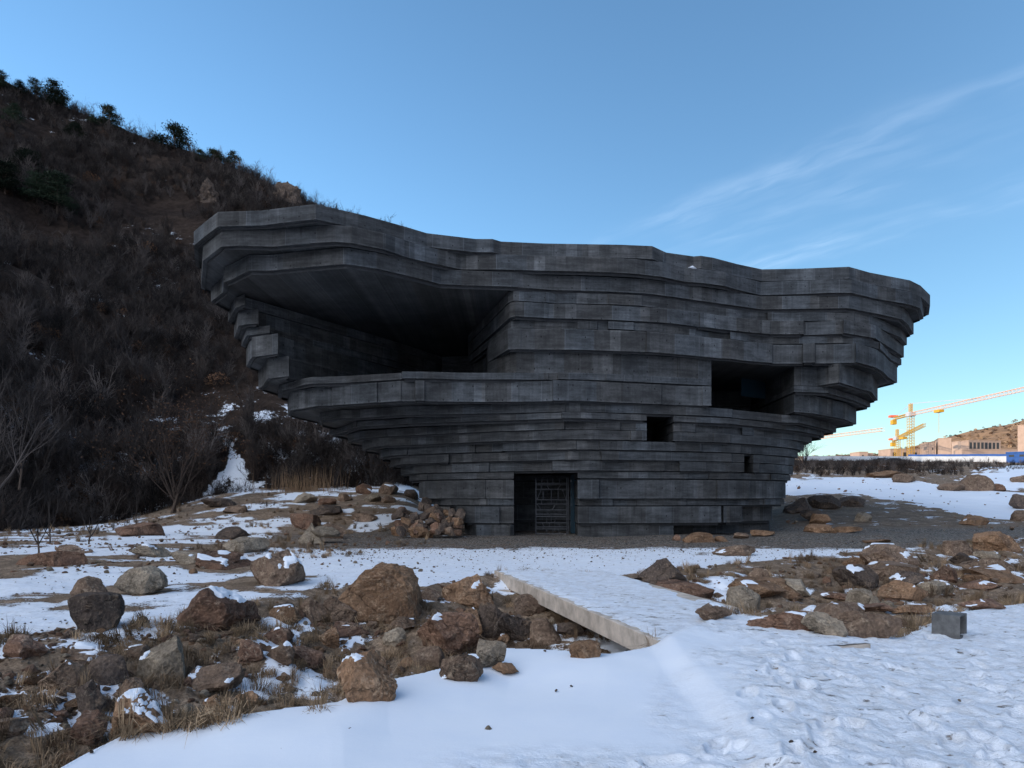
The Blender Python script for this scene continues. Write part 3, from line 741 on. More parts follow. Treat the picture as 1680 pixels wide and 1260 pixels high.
def rock_mesh(seed, w, d, h, sub=4, cuts=9, rough=1.0, blocky=.35, peak=0.0, slant=0.0):
    cuts = int(cuts * 1.7)
    r = np.random.RandomState(seed); V, Fc = ico(sub); V = V.copy()
    V = np.sign(V) * np.abs(V) ** (1 - blocky)
    for _ in range(cuts):
        n = r.normal(size=3); n[2] *= .8; n /= np.linalg.norm(n); o = r.uniform(.50, .88)
        t = V @ n - o; k = t > 0; V[k] -= np.outer(t[k], n) * r.uniform(.93, 1.0)
    off = r.uniform(-50, 50, 3)
    nrm = V / np.maximum(np.linalg.norm(V, axis=1, keepdims=True), 1e-6)
    disp = np.array([mnoise.fractal(Vector(v * 1.5 + off), 0.9, 2.0, 3) * .085 + mnoise.fractal(Vector(v * 5 + off), .8, 2.1, 4) * .05 for v in V])
    V = V + nrm * (disp * rough)[:, None]
    mn, mx = V.min(0), V.max(0); V = (V - mn) / (mx - mn) - .5; V[:, 2] += .5
    V[:, :2] *= 1.12 - .30 * np.clip(V[:, 2:3], 0, 1)
    if peak: V[:, :2] *= (1 - peak * np.clip(V[:, 2:3], 0, 1))
    V[:, 2] += slant * V[:, 0] * V[:, 2]
    V *= (w, d, h)
    return V, Fc

def snow_cap(V, Fc, amount, seed, th=.025, up=.55):
    V = np.asarray(V); f = np.array(Fc); a, b, c = V[f[:, 0]], V[f[:, 1]], V[f[:, 2]]
    n = np.cross(b - a, c - a); n /= np.maximum(np.linalg.norm(n, axis=1, keepdims=True), 1e-9)
    ctr = (a + b + c) / 3; sz = np.ptp(V, axis=0).max(); r = np.random.RandomState(seed); off = r.uniform(-30, 30, 3)
    nv_ = np.array([mnoise.fractal(Vector(p / sz * 2.6 + off), .8, 2.0, 3) for p in ctr])
    hgt = (ctr[:, 2] - V[:, 2].min()) / max(np.ptp(V[:, 2]), 1e-6)
    keep = (n[:, 2] > up) & (nv_ + (amount - .5) * 1.6 > 0) & (hgt > .22)
    if keep.sum() < 4: return None
    fk = f[keep]; used = np.unique(fk); cnt = np.bincount(fk.ravel(), minlength=len(V)); full = np.bincount(f.ravel(), minlength=len(V))
    inner = (cnt == full)
    P = V.copy(); P[:, 2] += np.where(inner, th, -.002)
    mp = -np.ones(len(V), int); mp[used] = np.arange(len(used))
    return P[used], mp[fk]

def islands(V, Fc):
    par = list(range(len(V)))
    def find(a):
        while par[a] != a: par[a] = par[par[a]]; a = par[a]
        return a
    for f in Fc:
        a = find(int(f[0]))
        for b in f[1:]: par[find(int(b))] = a
    g = {}
    for f in Fc: g.setdefault(find(int(f[0])), []).append(f)
    for fs in sorted(g.values(), key=len, reverse=True)[:2]:
        if len(fs) < 24: continue
        used = sorted({int(i) for f in fs for i in f}); m = {v: k for k, v in enumerate(used)}
        yield [tuple(V[i]) for i in used], [tuple(m[int(i)] for i in f) for f in fs]

GROUND_ROCKS = []
def rock(px, py, wp, hp, mat, label, seed, snow=0.0, deep=.8, sub=None, rot=None, z=None, d=None, name='rock', cat='rock', group=None, sink=.26, **kw):
    if d is None: x, y, zz = hit(px, py)
    else: x, y, zz = (px - 840) / F * d, d, gz((px - 840) / F * d, d) if z is None else z
    w = wp / F * y; h = hp / F * y; dep = max(w * deep, h * .7)
    if sub is None: sub = 5 if wp > 60 else (4 if wp > 18 else 3)
    V, Fc = rock_mesh(seed, w, dep, h * (1 + sink), sub, **kw)
    yo = dep * .38
    loc = (x * (1 + yo / y * .9), y + yo, zz - h * sink + (0 if z is None else 0))
    if rot is None: rot = (random.Random(seed).random() - .5) * .5
    o = mk(name, V.tolist(), Fc, M[mat]); o.location = loc; o.rotation_euler = (0, 0, rot)
    tag(o, label, cat, group); GROUND_ROCKS.append((loc[0], loc[1], w, dep))
    if snow > 0:
        c = snow_cap(V, Fc, snow, seed, th=min(.04, .055 * h))
        if c is not None:
            for cv, cf in islands(*c): mk('snow_patch', cv, cf, M['snow'], o, smooth=True)
    return o

RK = [
 # px, py(base), width, height, material, snow, label, extra
 (617, 1020, 158, 92, 'ochre', .0, 'largest rounded ochre brown boulder, cracked from top to bottom', dict(cuts=2, blocky=.5, rough=1.3, rot=.1)),
 (766, 994, 86, 50, 'ochre', .12, 'ochre brown boulder against the top left corner of the footbridge', dict(cuts=3, rough=1.2)),
 (455, 962, 132, 58, 'brown', .34, 'tan brown boulder with thin snow streaks over its right shoulder', dict(cuts=8, peak=.35, rough=.7)),
 (355, 1042, 148, 75, 'rust', .40, 'broad reddish boulder with white snow patches on its top', dict(cuts=9, peak=.25)),
 (230, 977, 88, 45, 'grey', .12, 'pale grey tan boulder resting on the snow', dict(cuts=7)),
 (146, 988, 76, 40, 'brown', .0, 'brown boulder with a pointed top touching the pale grey tan one', dict(peak=.45)),
 (155, 1036, 98, 60, 'dark', .05, 'dark brown block below the pointed brown boulder', dict(cuts=7, blocky=.5)),
 (106, 1136, 76, 48, 'brown', .12, 'knobbly light brown stone, left end of the stacked stones in the grass', dict()),
 (181, 1122, 70, 46, 'dark', .15, 'smooth dark oval stone beside the knobbly light brown one', dict(cuts=3, rough=.5)),
 (272, 1118, 88, 70, 'grey', .55, 'grey brown boulder under a thick white snow cap among dry grass', dict(peak=.2, cuts=8)),
 (352, 1144, 108, 46, 'brown', .45, 'flat topped brown boulder rimmed with snow beside dry grass', dict(blocky=.55, peak=.1)),
 (213, 1158, 60, 42, 'brown', .0, 'rough grey brown stone wedged under the smooth oval one', dict(rough=1.2)),
 (150, 1178, 52, 62, 'dark', .0, 'upright dark stone standing below the stacked stones', dict(blocky=.5)),
 (222, 1210, 138, 64, 'ochre', .75, 'wedge shaped brown rock with one flank buried in snow by the path', dict(cuts=11, peak=.5, slant=-.2)),
 (140, 1226, 66, 50, 'rust', .0, 'layered reddish rock at the lower left edge of the snowy path', dict(cuts=10)),
 (135, 1088, 100, 26, 'brown', .6, 'thin slab under snow lying above the stacked stones', dict(blocky=.6)),
 (222, 1082, 48, 20, 'brown', .4, 'small flat stone at the right end of the thin snowy slab', dict()),
 (600, 1152, 102, 78, 'ochre', .5, 'rough rust brown rock breaking the edge of the smooth snow path', dict(rough=1.4, cuts=10, rot=.3)),
 (648, 1066, 52, 33, 'grey', .1, 'small pale brown rock in the slope below the largest boulder', dict(peak=.3)),
 (735, 1082, 112, 74, 'rust', .25, 'craggy dark rust rock in the hollow left of the footbridge', dict(rough=1.5, cuts=10)),
 (757, 1116, 76, 38, 'brown', .45, 'brown rock with snow on its right end where the path meets the hollow', dict(cuts=10)),
 (806, 1096, 56, 44, 'grey', .35, 'grey cracked stone at the snowy rim left of the footbridge', dict(cuts=10)),
 (828, 1106, 46, 17, 'ochre', .0, 'little tan stone poking out of the smooth snow rim', dict()),
 (462, 1092, 56, 36, 'brown', .5, 'small brown rock with snow on its right in the grassy slope', dict()),
 (574, 1046, 62, 24, 'rust', .1, 'flat red brown slab at the foot of the largest boulder', dict(blocky=.6)),
 (465, 1010, 38, 18, 'dark', .1, 'small dark stone ringed by snow right of the broad reddish boulder', dict()),
 (706, 985, 38, 18, 'brown', .0, 'low brown stone between the largest boulder and the bridge corner', dict()),
 (84, 928, 110, 24, 'rust', .0, 'long flat rust slab at the foot of the leftmost young tree', dict(blocky=.7, cuts=5, deep=.4)),
 (118, 909, 62, 14, 'brown', .3, 'low stone behind the long flat rust slab', dict(blocky=.5)),
 (221, 880, 78, 22, 'rust', .0, 'flat dark rust block under a young tree on the snow', dict(blocky=.7, cuts=5)),
 (246, 914, 62, 22, 'grey', .35, 'small grey stone with snow in the brown streaked ground', dict()),
 (312, 924, 76, 19, 'grey', .1, 'low grey stone on the brown streaked ground', dict()),
 (362, 934, 88, 28, 'rust', .3, 'reddish stone with a snow strip behind the broad reddish boulder', dict()),
 (402, 908, 74, 26, 'grey', .1, 'pale rough stone behind the tan brown boulder', dict(cuts=11)),
 (380, 886, 64, 22, 'dark', .1, 'dark layered stone near the brown patch', dict()),
 (360, 833, 62, 16, 'dark', .2, 'flat dark stone at the bottom of the snowy trail', dict()),
 (388, 842, 40, 13, 'brown', .2, 'small stone beside the flat dark one under the trail', dict()),
 (512, 892, 56, 34, 'grey', .0, 'pale peaked rock at the edge of the gravel', dict(peak=.7, cuts=11)),
 (545, 884, 44, 24, 'brown', .0, 'brown stone joined to the right of the pale peaked rock', dict()),
 (496, 868, 56, 26, 'rust', .1, 'rust stone behind the pale peaked rock', dict()),
 (530, 864, 54, 14, 'grey', .0, 'flat grey stone on top of the rust stone group', dict(z=.32, d=25.0)),
 (534, 846, 56, 18, 'dark', .05, 'very dark low rock on the bare ground', dict()),
 (500, 826, 40, 18, 'grey', .05, 'rounded grey rock in the snow below the reeds', dict()),
 (537, 829, 34, 12, 'rust', .1, 'rust rock next to the rounded grey one', dict()),
 (565, 823, 26, 14, 'brown', .2, 'small brown rock in snow between larger ones', dict()),
 (597, 811, 30, 18, 'rust', .4, 'rust rock split by a snow line near the slope foot', dict()),
 (636, 812, 36, 21, 'brown', .4, 'brown rock with snow streak left of the building', dict()),
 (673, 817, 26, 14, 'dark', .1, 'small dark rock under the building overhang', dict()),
 (612, 824, 30, 16, 'grey', .1, 'pale brown rock in the snow left of the rubble heap', dict()),
 (636, 826, 26, 12, 'brown', .1, 'flat brown rock beside the pale brown one', dict()),
 (598, 856, 46, 14, 'brown', .0, 'flat brown rock on bare ground left of the rubble heap', dict()),
 # under and beside the bridge
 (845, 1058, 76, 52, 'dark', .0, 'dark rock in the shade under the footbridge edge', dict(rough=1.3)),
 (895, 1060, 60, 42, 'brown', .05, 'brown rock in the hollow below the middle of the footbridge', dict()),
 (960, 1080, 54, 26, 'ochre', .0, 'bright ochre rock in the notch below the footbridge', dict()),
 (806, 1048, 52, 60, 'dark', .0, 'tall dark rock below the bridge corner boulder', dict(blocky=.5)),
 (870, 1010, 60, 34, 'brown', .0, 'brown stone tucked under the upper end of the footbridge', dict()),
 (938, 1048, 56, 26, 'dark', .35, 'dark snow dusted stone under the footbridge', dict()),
 # right hand slope
 (1085, 967, 112, 50, 'dark', .08, 'dark brown peaked boulder right of the footbridge', dict(peak=.35, cuts=10)),
 (1050, 962, 26, 16, 'rust', .3, 'small rust stone between the footbridge and the dark peaked boulder', dict()),
 (1208, 913, 86, 18, 'brown', .3, 'low flat brown rock alone on the snow before the building', dict(peak=.2)),
 (1246, 961, 36, 28, 'brown', .0, 'upright tan stone on the snowy slope with a dark side', dict(blocky=.5)),
 (1222, 1002, 64, 38, 'grey', .15, 'squarish pale grey boulder in the right slope', dict(blocky=.55, cuts=6)),
 (1172, 1016, 62, 22, 'brown', .4, 'low brown rock with snow on top by the right bridge edge', dict()),
 (1302, 982, 52, 36, 'grey', .1, 'leaning lichen grey slab in the right slope', dict(blocky=.5, slant=-.5)),
 (1288, 1032, 120, 26, 'rust', .3, 'long low rust ledge running into the layered outcrop', dict(cuts=7, deep=.5, rough=1.3)),
 (1352, 1042, 70, 34, 'grey', .2, 'pale knobbly lump in the middle of the layered outcrop', dict(rough=1.3)),
 (1418, 1048, 136, 42, 'brown', .25, 'long layered brown outcrop at the edge of the trodden snow', dict(cuts=8, blocky=.5, deep=.45, rough=1.2)),
 (1468, 1030, 60, 16, 'rust', .3, 'flat tail of the layered outcrop near the concrete box', dict()),
 (1408, 968, 92, 40, 'dark', .45, 'dark rust boulder with a snow flank in the right slope', dict(cuts=10, peak=.2)),
 (1411, 1000, 42, 33, 'grey', .0, 'pale oval stone leaning below the dark rust boulder', dict(cuts=4)),
 (1436, 998, 24, 20, 'grey', .2, 'small grey stone right of the pale oval one', dict()),
 (1482, 990, 84, 34, 'ochre', .35, 'ochre slab rock with a snow ridge right of the pale oval stone', dict(slant=-.3)),
 (1464, 936, 108, 40, 'brown', .45, 'saddle shaped brown rock with snow in its hollow', dict(blocky=.5, cuts=9)),
 (1488, 962, 52, 24, 'dark', .25, 'dark reddish stone below the saddle shaped rock', dict()),
 (1404, 932, 58, 16, 'ochre', .0, 'thin ochre slab sticking out of the snow slope', dict(slant=-.3)),
 (1534, 976, 64, 22, 'grey', .1, 'low dull grey rock in the right slope grass', dict()),
 (1552, 955, 38, 26, 'rust', .05, 'small rust block in the right slope grass', dict(blocky=.5)),
 (1572, 912, 62, 24, 'brown', .0, 'log shaped layered rock near the right plateau edge', dict(blocky=.6)),
 (1628, 906, 90, 34, 'ochre', .05, 'big ochre boulder near the right edge of the plateau', dict(cuts=6)),
 (1612, 940, 80, 24, 'brown', .1, 'brown slab below the big ochre boulder', dict(blocky=.6)),
 (1578, 928, 40, 20, 'dark', .1, 'dark stone under the log shaped rock', dict()),
 (1622, 922, 44, 16, 'grey', .1, 'grey stone between the ochre boulder and the brown slab', dict()),
 (1600, 862, 46, 18, 'ochre', .1, 'ochre rock on the snow line at the right', dict()),
 (1674, 836, 34, 26, 'dark', .1, 'dark rock cut by the right edge of the view, upper one', dict()),
 (1676, 856, 30, 19, 'brown', .0, 'brown rock cut by the right edge of the view, lower one', dict()),
 (1415, 856, 28, 16, 'grey', .0, 'round pale grey stone on the gravel right of the building', dict(cuts=3)),
 (1345, 861, 36, 18, 'ochre', .0, 'squarish ochre stone by the right foot of the building', dict(blocky=.5)),
 (1345, 874, 48, 14, 'ochre', .0, 'left one of two long ochre stones on the gravel', dict(blocky=.4)),
 (1392, 874, 48, 10, 'ochre', .0, 'right one of two long ochre stones on the gravel', dict(blocky=.4)),
 (1144, 890, 54, 16, 'ochre', .0, 'tan block stone in front of the right building wall', dict(blocky=.5)),
 (1110, 887, 14, 10, 'rust', .0, 'small rust stone left of the tan block stone', dict()),
 (1182, 889, 24, 9, 'ochre', .0, 'little tan stone right of the tan block stone', dict()),
 (1216, 884, 28, 10, 'brown', .0, 'brown stone under the slab edge of the building', dict()),
 (1252, 880, 42, 10, 'ochre', .0, 'long ochre stone at the right corner of the building', dict(blocky=.5)),
 (1440, 892, 50, 7, 'ochre', .2, 'thin ochre stone where the gravel meets the snow', dict()),
 (1500, 1008, 76, 14, 'ochre', .2, 'thin layered ochre ledge behind the concrete box', dict(deep=.5)),
 (1608, 1000, 78, 15, 'rust', .2, 'rust ledge in the snow right of the concrete box', dict(deep=.5)),
 (1312, 842, 48, 26, 'dark', .1, 'dark rock of the bank against the right building corner', dict()),
 (1352, 836, 56, 24, 'dark', .15, 'dark rock of the bank, second from the building', dict()),
 (1398, 832, 50, 18, 'dark', .15, 'dark rock of the bank at its right end', dict()),
 (1330, 856, 40, 20, 'dark', .05, 'dark rock below the bank behind the ochre stones', dict()),
 (1455, 783, 62, 14, 'ochre', .0, 'far ochre boulder at the edge of the snow field', dict(d=66)),
 (1485, 791, 40, 16, 'brown', .0, 'far brown boulder in front of the far ochre one', dict(d=60)),
 (1560, 798, 44, 14, 'brown', .0, 'far low brown rock left of the far rounded boulder', dict(d=54)),
 (1598, 800, 56, 28, 'brown', .0, 'far rounded boulder beside the snow field', dict(d=54, cuts=4)),
 (1634, 801, 46, 13, 'rust', .0, 'far rust rock right of the far rounded boulder', dict(d=54)),
 (1672, 792, 26, 12, 'brown', .0, 'far brown rock in the upper snow at the right edge', dict(d=60)),
]
for n_, (px, py, w_, h_, mt_, sn_, lb_, ex_) in enumerate(RK):
    rock(px, py, w_, h_, mt_, lb_, 100 + n_, sn_, **ex_)

# the heap of broken stone at the left foot of the building
rr_ = random.Random(3)
for k in range(64):
    px = rr_.uniform(655, 756); t = (px - 655) / 100
    top = 826 + 14 * abs(t - .45) * 2 + rr_.uniform(-2, 2)
    py = rr_.uniform(top + 8, 880); d = 29.9 - (py - 850) * .055
    d = max(28.2, min(31.0, d)); wz = rr_.uniform(11, 27)
    zz = EYE + (HOR - py) / F * d
    o = rock(px, py, wz, wz * rr_.uniform(.5, .85), rr_.choice(['dark', 'brown', 'dark', 'rust', 'dark', 'ochre']), 'broken brown stone in the rubble heap at the left foot of the building', 400 + k,
             d=d, z=max(zz, gz((px - 840) / F * d, d)), sub=3, name='rubble_stone', cat='stone', group='stones heaped at the left foot of the building', sink=.1, rot=rr_.uniform(0, 3), cuts=11, blocky=.5)
rock(653, 880, 26, 17, 'ochre', 'pale ochre block at the left end of the rubble heap front', 480, blocky=.5, sub=4)
rock(690, 883, 46, 20, 'ochre', 'tan stone in front of the rubble heap', 481, blocky=.4, sub=4)
rr_ = random.Random(91); done = 0
while done < 30:
    if done < 9: px = rr_.uniform(420, 960); py = rr_.uniform(1000, 1110)
    elif done < 16: px = rr_.uniform(10, 420); py = rr_.uniform(1055, 1225)
    else: px = rr_.uniform(1060, 1640); py = rr_.uniform(950, 1020)
    x, y, z = hit(px, py); a, b = edges(np.array([px]))
    if not (a[0] + .5 < y < b[0] - .2) or any(math.hypot(x - q[0], y - q[1]) < .42 * (q[2] + q[3]) * .5 + .1 for q in GROUND_ROCKS[:110]): continue
    wz = rr_.uniform(30, 66); done += 1
    lb, gr = ('medium angular rock packed into the bank left of the footbridge', 'rocks packed in the left bank') if px < 1000 else ('medium angular rock packed into the bank right of the footbridge', 'rocks packed in the right bank')
    flat = px > 1000
    if flat: wz *= 1.7
    rock(px, py, wz, wz * (rr_.uniform(.16, .28) if flat else rr_.uniform(.4, .75)), rr_.choice(['ochre', 'brown', 'rust', 'ochre', 'brown']), lb.replace('medium angular', 'low flat') if flat else lb, 620 + done, rr_.choice([0, .3, .45]), sub=4, group=gr, sink=.3, cuts=10, blocky=.55)
# small loose stones on the slopes
cnt = 0; rr_ = random.Random(12)
while cnt < 70:
    if cnt < 42: px = rr_.uniform(10, 960); py = rr_.uniform(1000, 1180)
    else: px = rr_.uniform(1060, 1670); py = rr_.uniform(935, 1010)
    x, y, z = hit(px, py); pxx = np.array([px]); a, b = edges(pxx)
    if not (a[0] + .5 < y < b[0] - .2): continue
    wz = rr_.uniform(9, 26); cnt += 1
    lb, gr = (('small loose stone half sunk in the grassy slope left of the footbridge', 'loose stones in the left slope') if px < 1000 else ('small loose stone half sunk in the rocky slope right of the footbridge', 'loose stones in the right slope'))
    rock(px, py, wz, wz * rr_.uniform(.35, .7), rr_.choice(['ochre', 'brown', 'dark', 'rust', 'grey']), lb, 500 + cnt, rr_.choice([0, 0, .3]), sub=3, name='stone', cat='stone', group=gr)

build_ground()

# ------------------------------------------------------------------ footbridge, concrete box, snow on the ledge
fb = empty('footbridge', (0.8, 11.3, 0), 'flat pale concrete footbridge slab covered in trodden snow over the rocky hollow', 'footbridge')
BA, BB, BC, BD = (-.40, 15.4), (1.93, 6.95), (4.05, 7.7), (2.05, 15.2)      # far left, near left, near right, far right
bx, by = fb.location.x, fb.location.y
top, thk = .075, .27
sv = [(p[0] - bx, p[1] - by, top - thk) for p in (BA, BB, BC, BD)] + [(p[0] - bx, p[1] - by, top) for p in (BA, BB, BC, BD)]
so = mk('slab', sv, [(3, 2, 1, 0), (4, 5, 6, 7), (0, 1, 5, 4), (1, 2, 6, 5), (2, 3, 7, 6), (3, 0, 4, 7)], M['slab'], fb)
bv = so.modifiers.new('edge', 'BEVEL'); bv.width = .012; bv.segments = 2
ab = Acc(); ab.box((BA[0] + .12 - bx, 14.0 - by, -1.2), (BD[0] - .1 - bx, 14.3 - by, top - thk - .003)); ab.build('abutment', M['slab'], fb)
# snow lying on the slab: a thin sheet with a ragged bare strip along the left edge
ns, nt = 150, 70; P = np.zeros((ns, nt, 3))
for a in range(ns):
    t = a / (ns - 1)
    l = Vector(BA).lerp(Vector(BB), t); r_ = Vector(BD).lerp(Vector(BC), t)
    for b in range(nt):
        q = l.lerp(r_, b / (nt - 1)); P[a, b] = (q.x, q.y, 0)
X, Y = P[..., 0], P[..., 1]
ub = np.linspace(0, 1, nt)[None, :].repeat(ns, 0); ta = np.linspace(0, 1, ns)[:, None].repeat(nt, 1)
edge = np.minimum((ub - .035 - (fbm(X * 5, Y * 2, 3, 3) - .5) * .03) * 12, (1 - ub + .02 - (fbm(X * 2, Y * .9, 3, 8) - .38) * .55 * sst(.2, .45, ta) * (1 - sst(.9, 1, ta))) * 12)
hgt = np.clip(edge, -1, 1) * .022 + (vnoise(X * 3.2 + Y * .9, Y * 6.5 - X * 1.2, 41) - .5) * .012 + (fbm(X * 9, Y * 11, 3, 43) - .5) * .022
P[..., 2] = top + hgt; P[..., 0] -= bx; P[..., 1] -= by
me = grid_mesh('snow_cover', P)
add_attr(me, 'snow', np.full(P.shape[:2], 1.2)); add_attr(me, 'tread', np.full(P.shape[:2], 1.0)); add_attr(me, 'gravel', np.zeros(P.shape[:2])); add_attr(me, 'dark', np.zeros(P.shape[:2]))
link_mesh('snow_cover', me, M['ground'], fb, smooth=True)

# concrete box light
x, y, z = hit(1571, 1045)
cb = empty('concrete_box', (x, y + .16, z - .02), 'small grey concrete box with a square recess standing in the snow', 'box', rz=R(44))
bm = bmesh.new(); bmesh.ops.create_cube(bm, size=1.0); bmesh.ops.scale(bm, vec=(.33, .31, .285), verts=bm.verts)
bmesh.ops.translate(bm, vec=(0, 0, .1425), verts=bm.verts)
fr = [f for f in bm.faces if f.normal.y < -.9] ; fr = fr or [f for f in bm.faces]
# recess in the face turned to the right of the view
face = max(bm.faces, key=lambda f: f.normal.x if False else -f.normal.y)
ins = bmesh.ops.inset_individual(bm, faces=[face], thickness=.035, depth=-.012)
ins = bmesh.ops.inset_individual(bm, faces=[face], thickness=.022, depth=-.15)
me = bpy.data.meshes.new('shell'); bm.to_mesh(me); bm.free()
sh = link_mesh('shell', me, M['lampstone'], cb); bv = sh.modifiers.new('edge', 'BEVEL'); bv.width = .005; bv.segments = 2

V, Fc = rock_mesh(61, 0.6, .5, .15, 4, cuts=6, blocky=.1)
px_, d_ = 1139, 29.0
o = mk('snow_lump', V.tolist(), Fc, M['snow'], smooth=True); o.location = ((px_ - 840) / F * d_, front(px_, 9.81) - .02, EYE + 9.79)
tag(o, 'lone white lump of snow on the upper ledge of the building', 'snow')

# ------------------------------------------------------------------ plants
def bush_acc(seed, h, stems, spread, twigs=5, sub=2, r=.012, sides=3):
    g = random.Random(seed); A = Acc()
    for s in range(stems):
        az = g.uniform(0, 6.283); tl = abs(g.gauss(0, spread)); L_ = h * g.uniform(.55, 1.0)
        d = Vector((math.sin(tl) * math.cos(az), math.sin(tl) * math.sin(az), math.cos(tl))); p = Vector((math.cos(az), math.sin(az), 0)) * g.uniform(0, .06 * h)
        pts = [p]
        for k in range(4):
            d = (d + Vector((g.gauss(0, .13), g.gauss(0, .13), .10))).normalized(); pts.append(pts[-1] + d * L_ / 4)
        A.tube(pts, [r, r * .85, r * .65, r * .45, r * .2], sides)
        for t in range(twigs):
            k = g.uniform(.8, 3.7); i = int(k); q = pts[i].lerp(pts[min(i + 1, 4)], k - i)
            dd = (d + Vector((g.gauss(0, .7), g.gauss(0, .7), g.gauss(.1, .35)))).normalized(); l2 = L_ * g.uniform(.18, .42)
            m = q + dd * l2 * .5 + Vector((0, 0, l2 * .05)); e = m + (dd + Vector((g.gauss(0, .2), g.gauss(0, .2), .25))).normalized() * l2 * .5
            A.tube([q, m, e], [r * .5, r * .38, r * .15], sides)
            for u in range(sub):
                b0 = q.lerp(e, g.uniform(.25, .85)); d3 = (dd + Vector((g.gauss(0, .7), g.gauss(0, .7), g.gauss(.15, .4)))).normalized(); l3 = l2 * g.uniform(.3, .6)
                A.tube([b0, b0 + d3 * l3], [r * .32, r * .12], sides)
    return A

def leaf_acc(seed, n, rad, hgt, size, base=.25):
    g = random.Random(seed); A = Acc()
    for _ in range(n):
        az = g.uniform(0, 6.283); rr = rad * math.sqrt(g.random()); zz = base * hgt + (1 - base) * hgt * g.random() * (1 - .5 * (rr / rad) ** 2)
        c = Vector((rr * math.cos(az), rr * math.sin(az), zz)); a = Vector((g.gauss(0, 1), g.gauss(0, 1), g.gauss(0, 1))).normalized(); b = a.orthogonal().normalized(); s = size * g.uniform(.6, 1.3)
        A.quad(c - a * s - b * s * .2, c - b * s * .5, c + a * s, c + b * s * .5)
    A.v = [tuple(v) for v in A.v]; return A

def grass_acc(seed, n, h, spread, r0):
    g = random.Random(seed); A = Acc()
    for _ in range(n):
        az = g.uniform(0, 6.283); rr = r0 * math.sqrt(g.random()); p = Vector((rr * math.cos(az), rr * math.sin(az), -.03)); L_ = h * g.uniform(.5, 1.1)
        az2 = az + g.gauss(0, .8); ln = abs(g.gauss(0, spread)); out = Vector((math.cos(az2), math.sin(az2), 0)); side = Vector((-out.y, out.x, 0)) * (.0035 + .02 * h * .12)
        m = p + Vector((0, 0, L_ * .6)) + out * ln * L_ * .35; e = m + out * ln * L_ * .7 + Vector((0, 0, L_ * (.35 - .5 * ln)))
        n0 = len(A.v); A.v += [tuple(p - side), tuple(p + side), tuple(m + side * .8), tuple(m - side * .8), tuple(e)]
        A.f += [(n0, n0 + 1, n0 + 2, n0 + 3), (n0 + 3, n0 + 2, n0 + 4)]
    return A

def kinds(name, accs):
    c = bpy.data.collections.new(name)
    for nm, (a, mt) in enumerate(accs):
        o = a.build('%s kind %02d' % (name, nm), mt, link=False); c.objects.link(o)
    return c

def scatter(name, label, cat, coll, pts, rot, scl, idx):
    me = bpy.data.meshes.new(name); n = len(pts)
    me.vertices.add(n); me.vertices.foreach_set('co', np.asarray(pts, np.float32).reshape(-1))
    for nm, ty, v in (('rot', 'FLOAT_VECTOR', rot), ('scl', 'FLOAT_VECTOR', scl), ('idx', 'INT', idx)):
        a = me.attributes.new(nm, ty, 'POINT')
        if ty == 'INT': a.data.foreach_set('value', np.asarray(v, np.int32))
        else: a.data.foreach_set('vector', np.asarray(v, np.float32).reshape(-1))
    o = link_mesh(name, me); tag(o, label, cat, kind='stuff')
    t = bpy.data.node_groups.new(name + ' spread', 'GeometryNodeTree')
    t.interface.new_socket('Geometry', in_out='INPUT', socket_type='NodeSocketGeometry'); t.interface.new_socket('Geometry', in_out='OUTPUT', socket_type='NodeSocketGeometry')
    gi = t.nodes.new('NodeGroupInput'); go = t.nodes.new('NodeGroupOutput'); ip = t.nodes.new('GeometryNodeInstanceOnPoints'); ci = t.nodes.new('GeometryNodeCollectionInfo')
    ci.inputs['Collection'].default_value = coll; ci.inputs['Separate Children'].default_value = True; ci.inputs['Reset Children'].default_value = True
    ip.inputs['Pick Instance'].default_value = True
    def na(nm, ty):
        q = t.nodes.new('GeometryNodeInputNamedAttribute'); q.data_type = ty; q.inputs['Name'].default_value = nm; return [s for s in q.outputs if s.enabled and s.name == 'Attribute'][0]
    er = t.nodes.new('FunctionNodeEulerToRotation'); t.links.new(na('rot', 'FLOAT_VECTOR'), er.inputs[0])
    t.links.new(gi.outputs[0], ip.inputs['Points']); t.links.new(ci.outputs[0], ip.inputs['Instance'])
    t.links.new(er.outputs[0], ip.inputs['Rotation']); t.links.new(na('scl', 'FLOAT_VECTOR'), ip.inputs['Scale']); t.links.new(na('idx', 'INT'), ip.inputs['Instance Index'])
    t.links.new(ip.outputs[0], go.inputs[0])
    md = o.modifiers.new('spread', 'NODES'); md.node_group = t
    return o

nr = np.random.RandomState(5)
bush_kinds = kinds('bare bush', [(bush_acc(s, 1.6, 13, .42, 6, 2, .013), M['twig_brown' if s % 2 else 'twig_grey']) for s in range(6)] +
                   [(bush_acc(20, 2.4, 8, .28, 8, 3, .026), M['twig_pale']), (bush_acc(21, 2.6, 7, .25, 9, 3, .028), M['twig_grey'])] +
                   [(leaf_acc(30, 260, .75, 1.2, .075, .1), M['leaf_brown'])])
